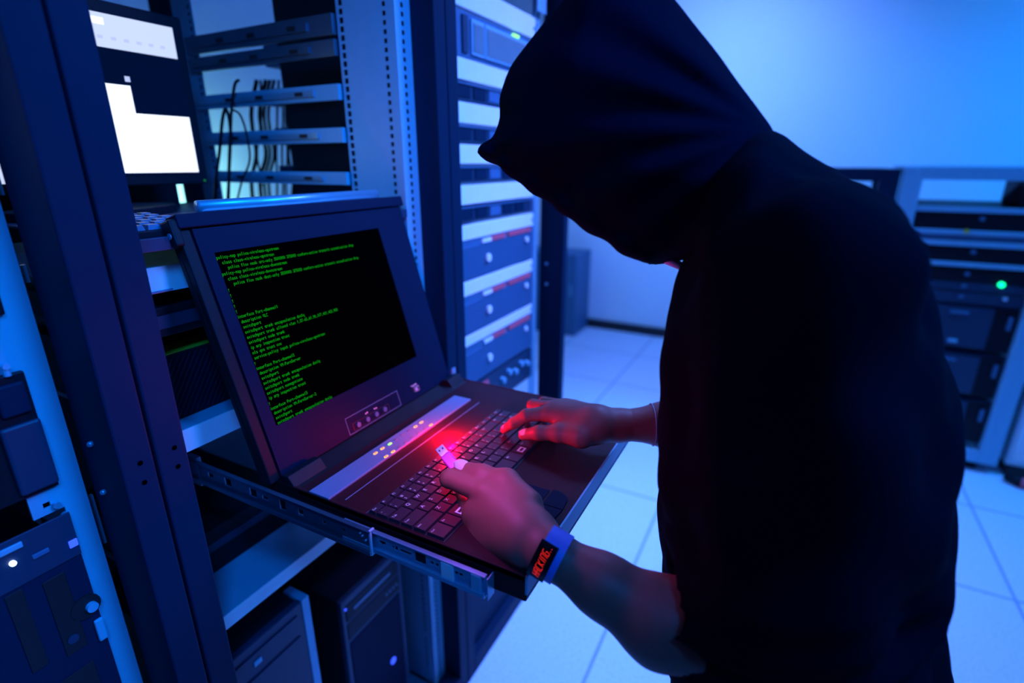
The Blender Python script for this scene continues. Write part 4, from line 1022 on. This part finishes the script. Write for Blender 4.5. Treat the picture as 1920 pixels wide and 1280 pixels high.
# segment style letters, running round the wrist from the lower to the upper side
SEG = {'H': [(0, 0, 0, 2), (1, 0, 1, 2), (0, 1, 1, 1)], 'A': [(0, 0, 0, 2), (1, 0, 1, 2), (0, 2, 1, 2), (0, 1, 1, 1)], 'C': [(0, 0, 0, 2), (0, 0, 1, 0), (0, 2, 1, 2)],
       'K': [(0, 0, 0, 2), (0, 1, 1, 2), (0, 1, 1, 0)], 'I': [(.5, 0, .5, 2)], 'N': [(0, 0, 0, 2), (1, 0, 1, 2), (0, 2, 1, 2)], 'G': [(0, 0, 0, 2), (0, 0, 1, 0), (0, 2, 1, 2), (1, 0, 1, 1), (.5, 1, 1, 1)], '.': [(0, 0, .35, 0)]}
mb = MB(); LW, LH, th = .0030, .0078, .00024; s0 = a0*Rp+.0052
ups = -axd      # tops of the letters point to the hand
def onpod(s, hgt, lift=.0003): a = s/Rp; return pc-axd*.005+(fn*math.cos(a)+fs*math.sin(a))*(Rp+lift)+ups*hgt
x = s0
for ch in 'HACKING..':
    w_ = LW*(.35 if ch in '.' else (.35 if ch == 'I' else 1))
    for (u0, v0, u1, v1) in SEG[ch]:
        sl = .0010
        P0 = (x+u0*LW*(1 if ch != 'I' else .35)+sl*v0*.8, -LH/2+v0*LH/2); P1 = (x+u1*LW*(1 if ch != 'I' else .35)+sl*v1*.8, -LH/2+v1*LH/2)
        dx, dy = P1[0]-P0[0], P1[1]-P0[1]; L_ = math.hypot(dx, dy); nx, ny = -dy/L_*th, dx/L_*th
        mb.add([onpod(P0[0]-nx, P0[1]-ny), onpod(P1[0]-nx, P1[1]-ny), onpod(P1[0]+nx, P1[1]+ny), onpod(P0[0]+nx, P0[1]+ny)], [(0, 1, 2, 3)])
    x += w_+.0017
mb.build('display_text', 'redtext', t)
# ---------------------------------------------------------------- thin bracelet on the far wrist
bc = WR+(FR-WR)*.70; ba = (FR-WR)/np.linalg.norm(FR-WR); bu = np.cross(ba, [1, 0, 0]); bu /= np.linalg.norm(bu); bv = np.cross(ba, bu)
tag(MB().tube([bc+(bu*math.cos(a)+bv*math.sin(a))*.0312 for a in np.linspace(0, 2*math.pi, 49)], .0008, 6, cap=False).build('string_bracelet', 'cord', smooth=True), 'thin blue string bracelet on the far forearm, close to the sweatshirt', 'bracelet')
# ---------------------------------------------------------------- usb stick
U0 = A3(823, 838, d=.7085); U1 = A3(862, 886, d=.694); ud = (U1-U0)/np.linalg.norm(U1-U0)
un = -_f+_u*.5; un = un-ud*(un@ud); un /= np.linalg.norm(un); us = np.cross(ud, un)
t = thing('usb_stick', U1, 'pink memory stick with a silver plug, pinched between thumb and finger', 'memory stick')
mb = MB(); mb.obox(U0+ud*.0065, ud*.0065, us*.0060, un*.0022); mb.build('plug', 'usbmetal', t, bevel=.0005)
mb = MB(); 
for s in (-1, 1): mb.obox(U0+ud*.005+us*s*.0026+un*.00225, ud*.0013, us*.0010, un*.0001)
mb.build('plug_window', 'base', t)
mb = MB(); mb.obox(U0+ud*.0285, ud*.0155, us*.0075, un*.0040); mb.build('body', 'usb', t, bevel=.0018)
le = U0-ud*.004+_u*.002
gl = bpy.data.lights.new('stick_glow', 'POINT'); gl.energy = 1.6; gl.color = (1, .0, .05); gl.shadow_soft_size = .010
go = bpy.data.objects.new('stick_glow', gl); COL.objects.link(go); go.location = at(842, 822, z=1.0)+np.array([0, 0, .019])
gl2 = bpy.data.lights.new('hand_fill_light', 'POINT'); gl2.energy = .50; gl2.color = (.75, .13, 1); gl2.shadow_soft_size = .03  # violet lamp added in front of the hand to brighten its back
go2 = bpy.data.objects.new('hand_fill_light', gl2); COL.objects.link(go2); go2.location = at(845, 800, d=.61)
print('USB tip', U0, 'wrist', WL, 'elbow', EL, 'hand pts', im, it, tt, 'WR', WR, 'FL', FL)
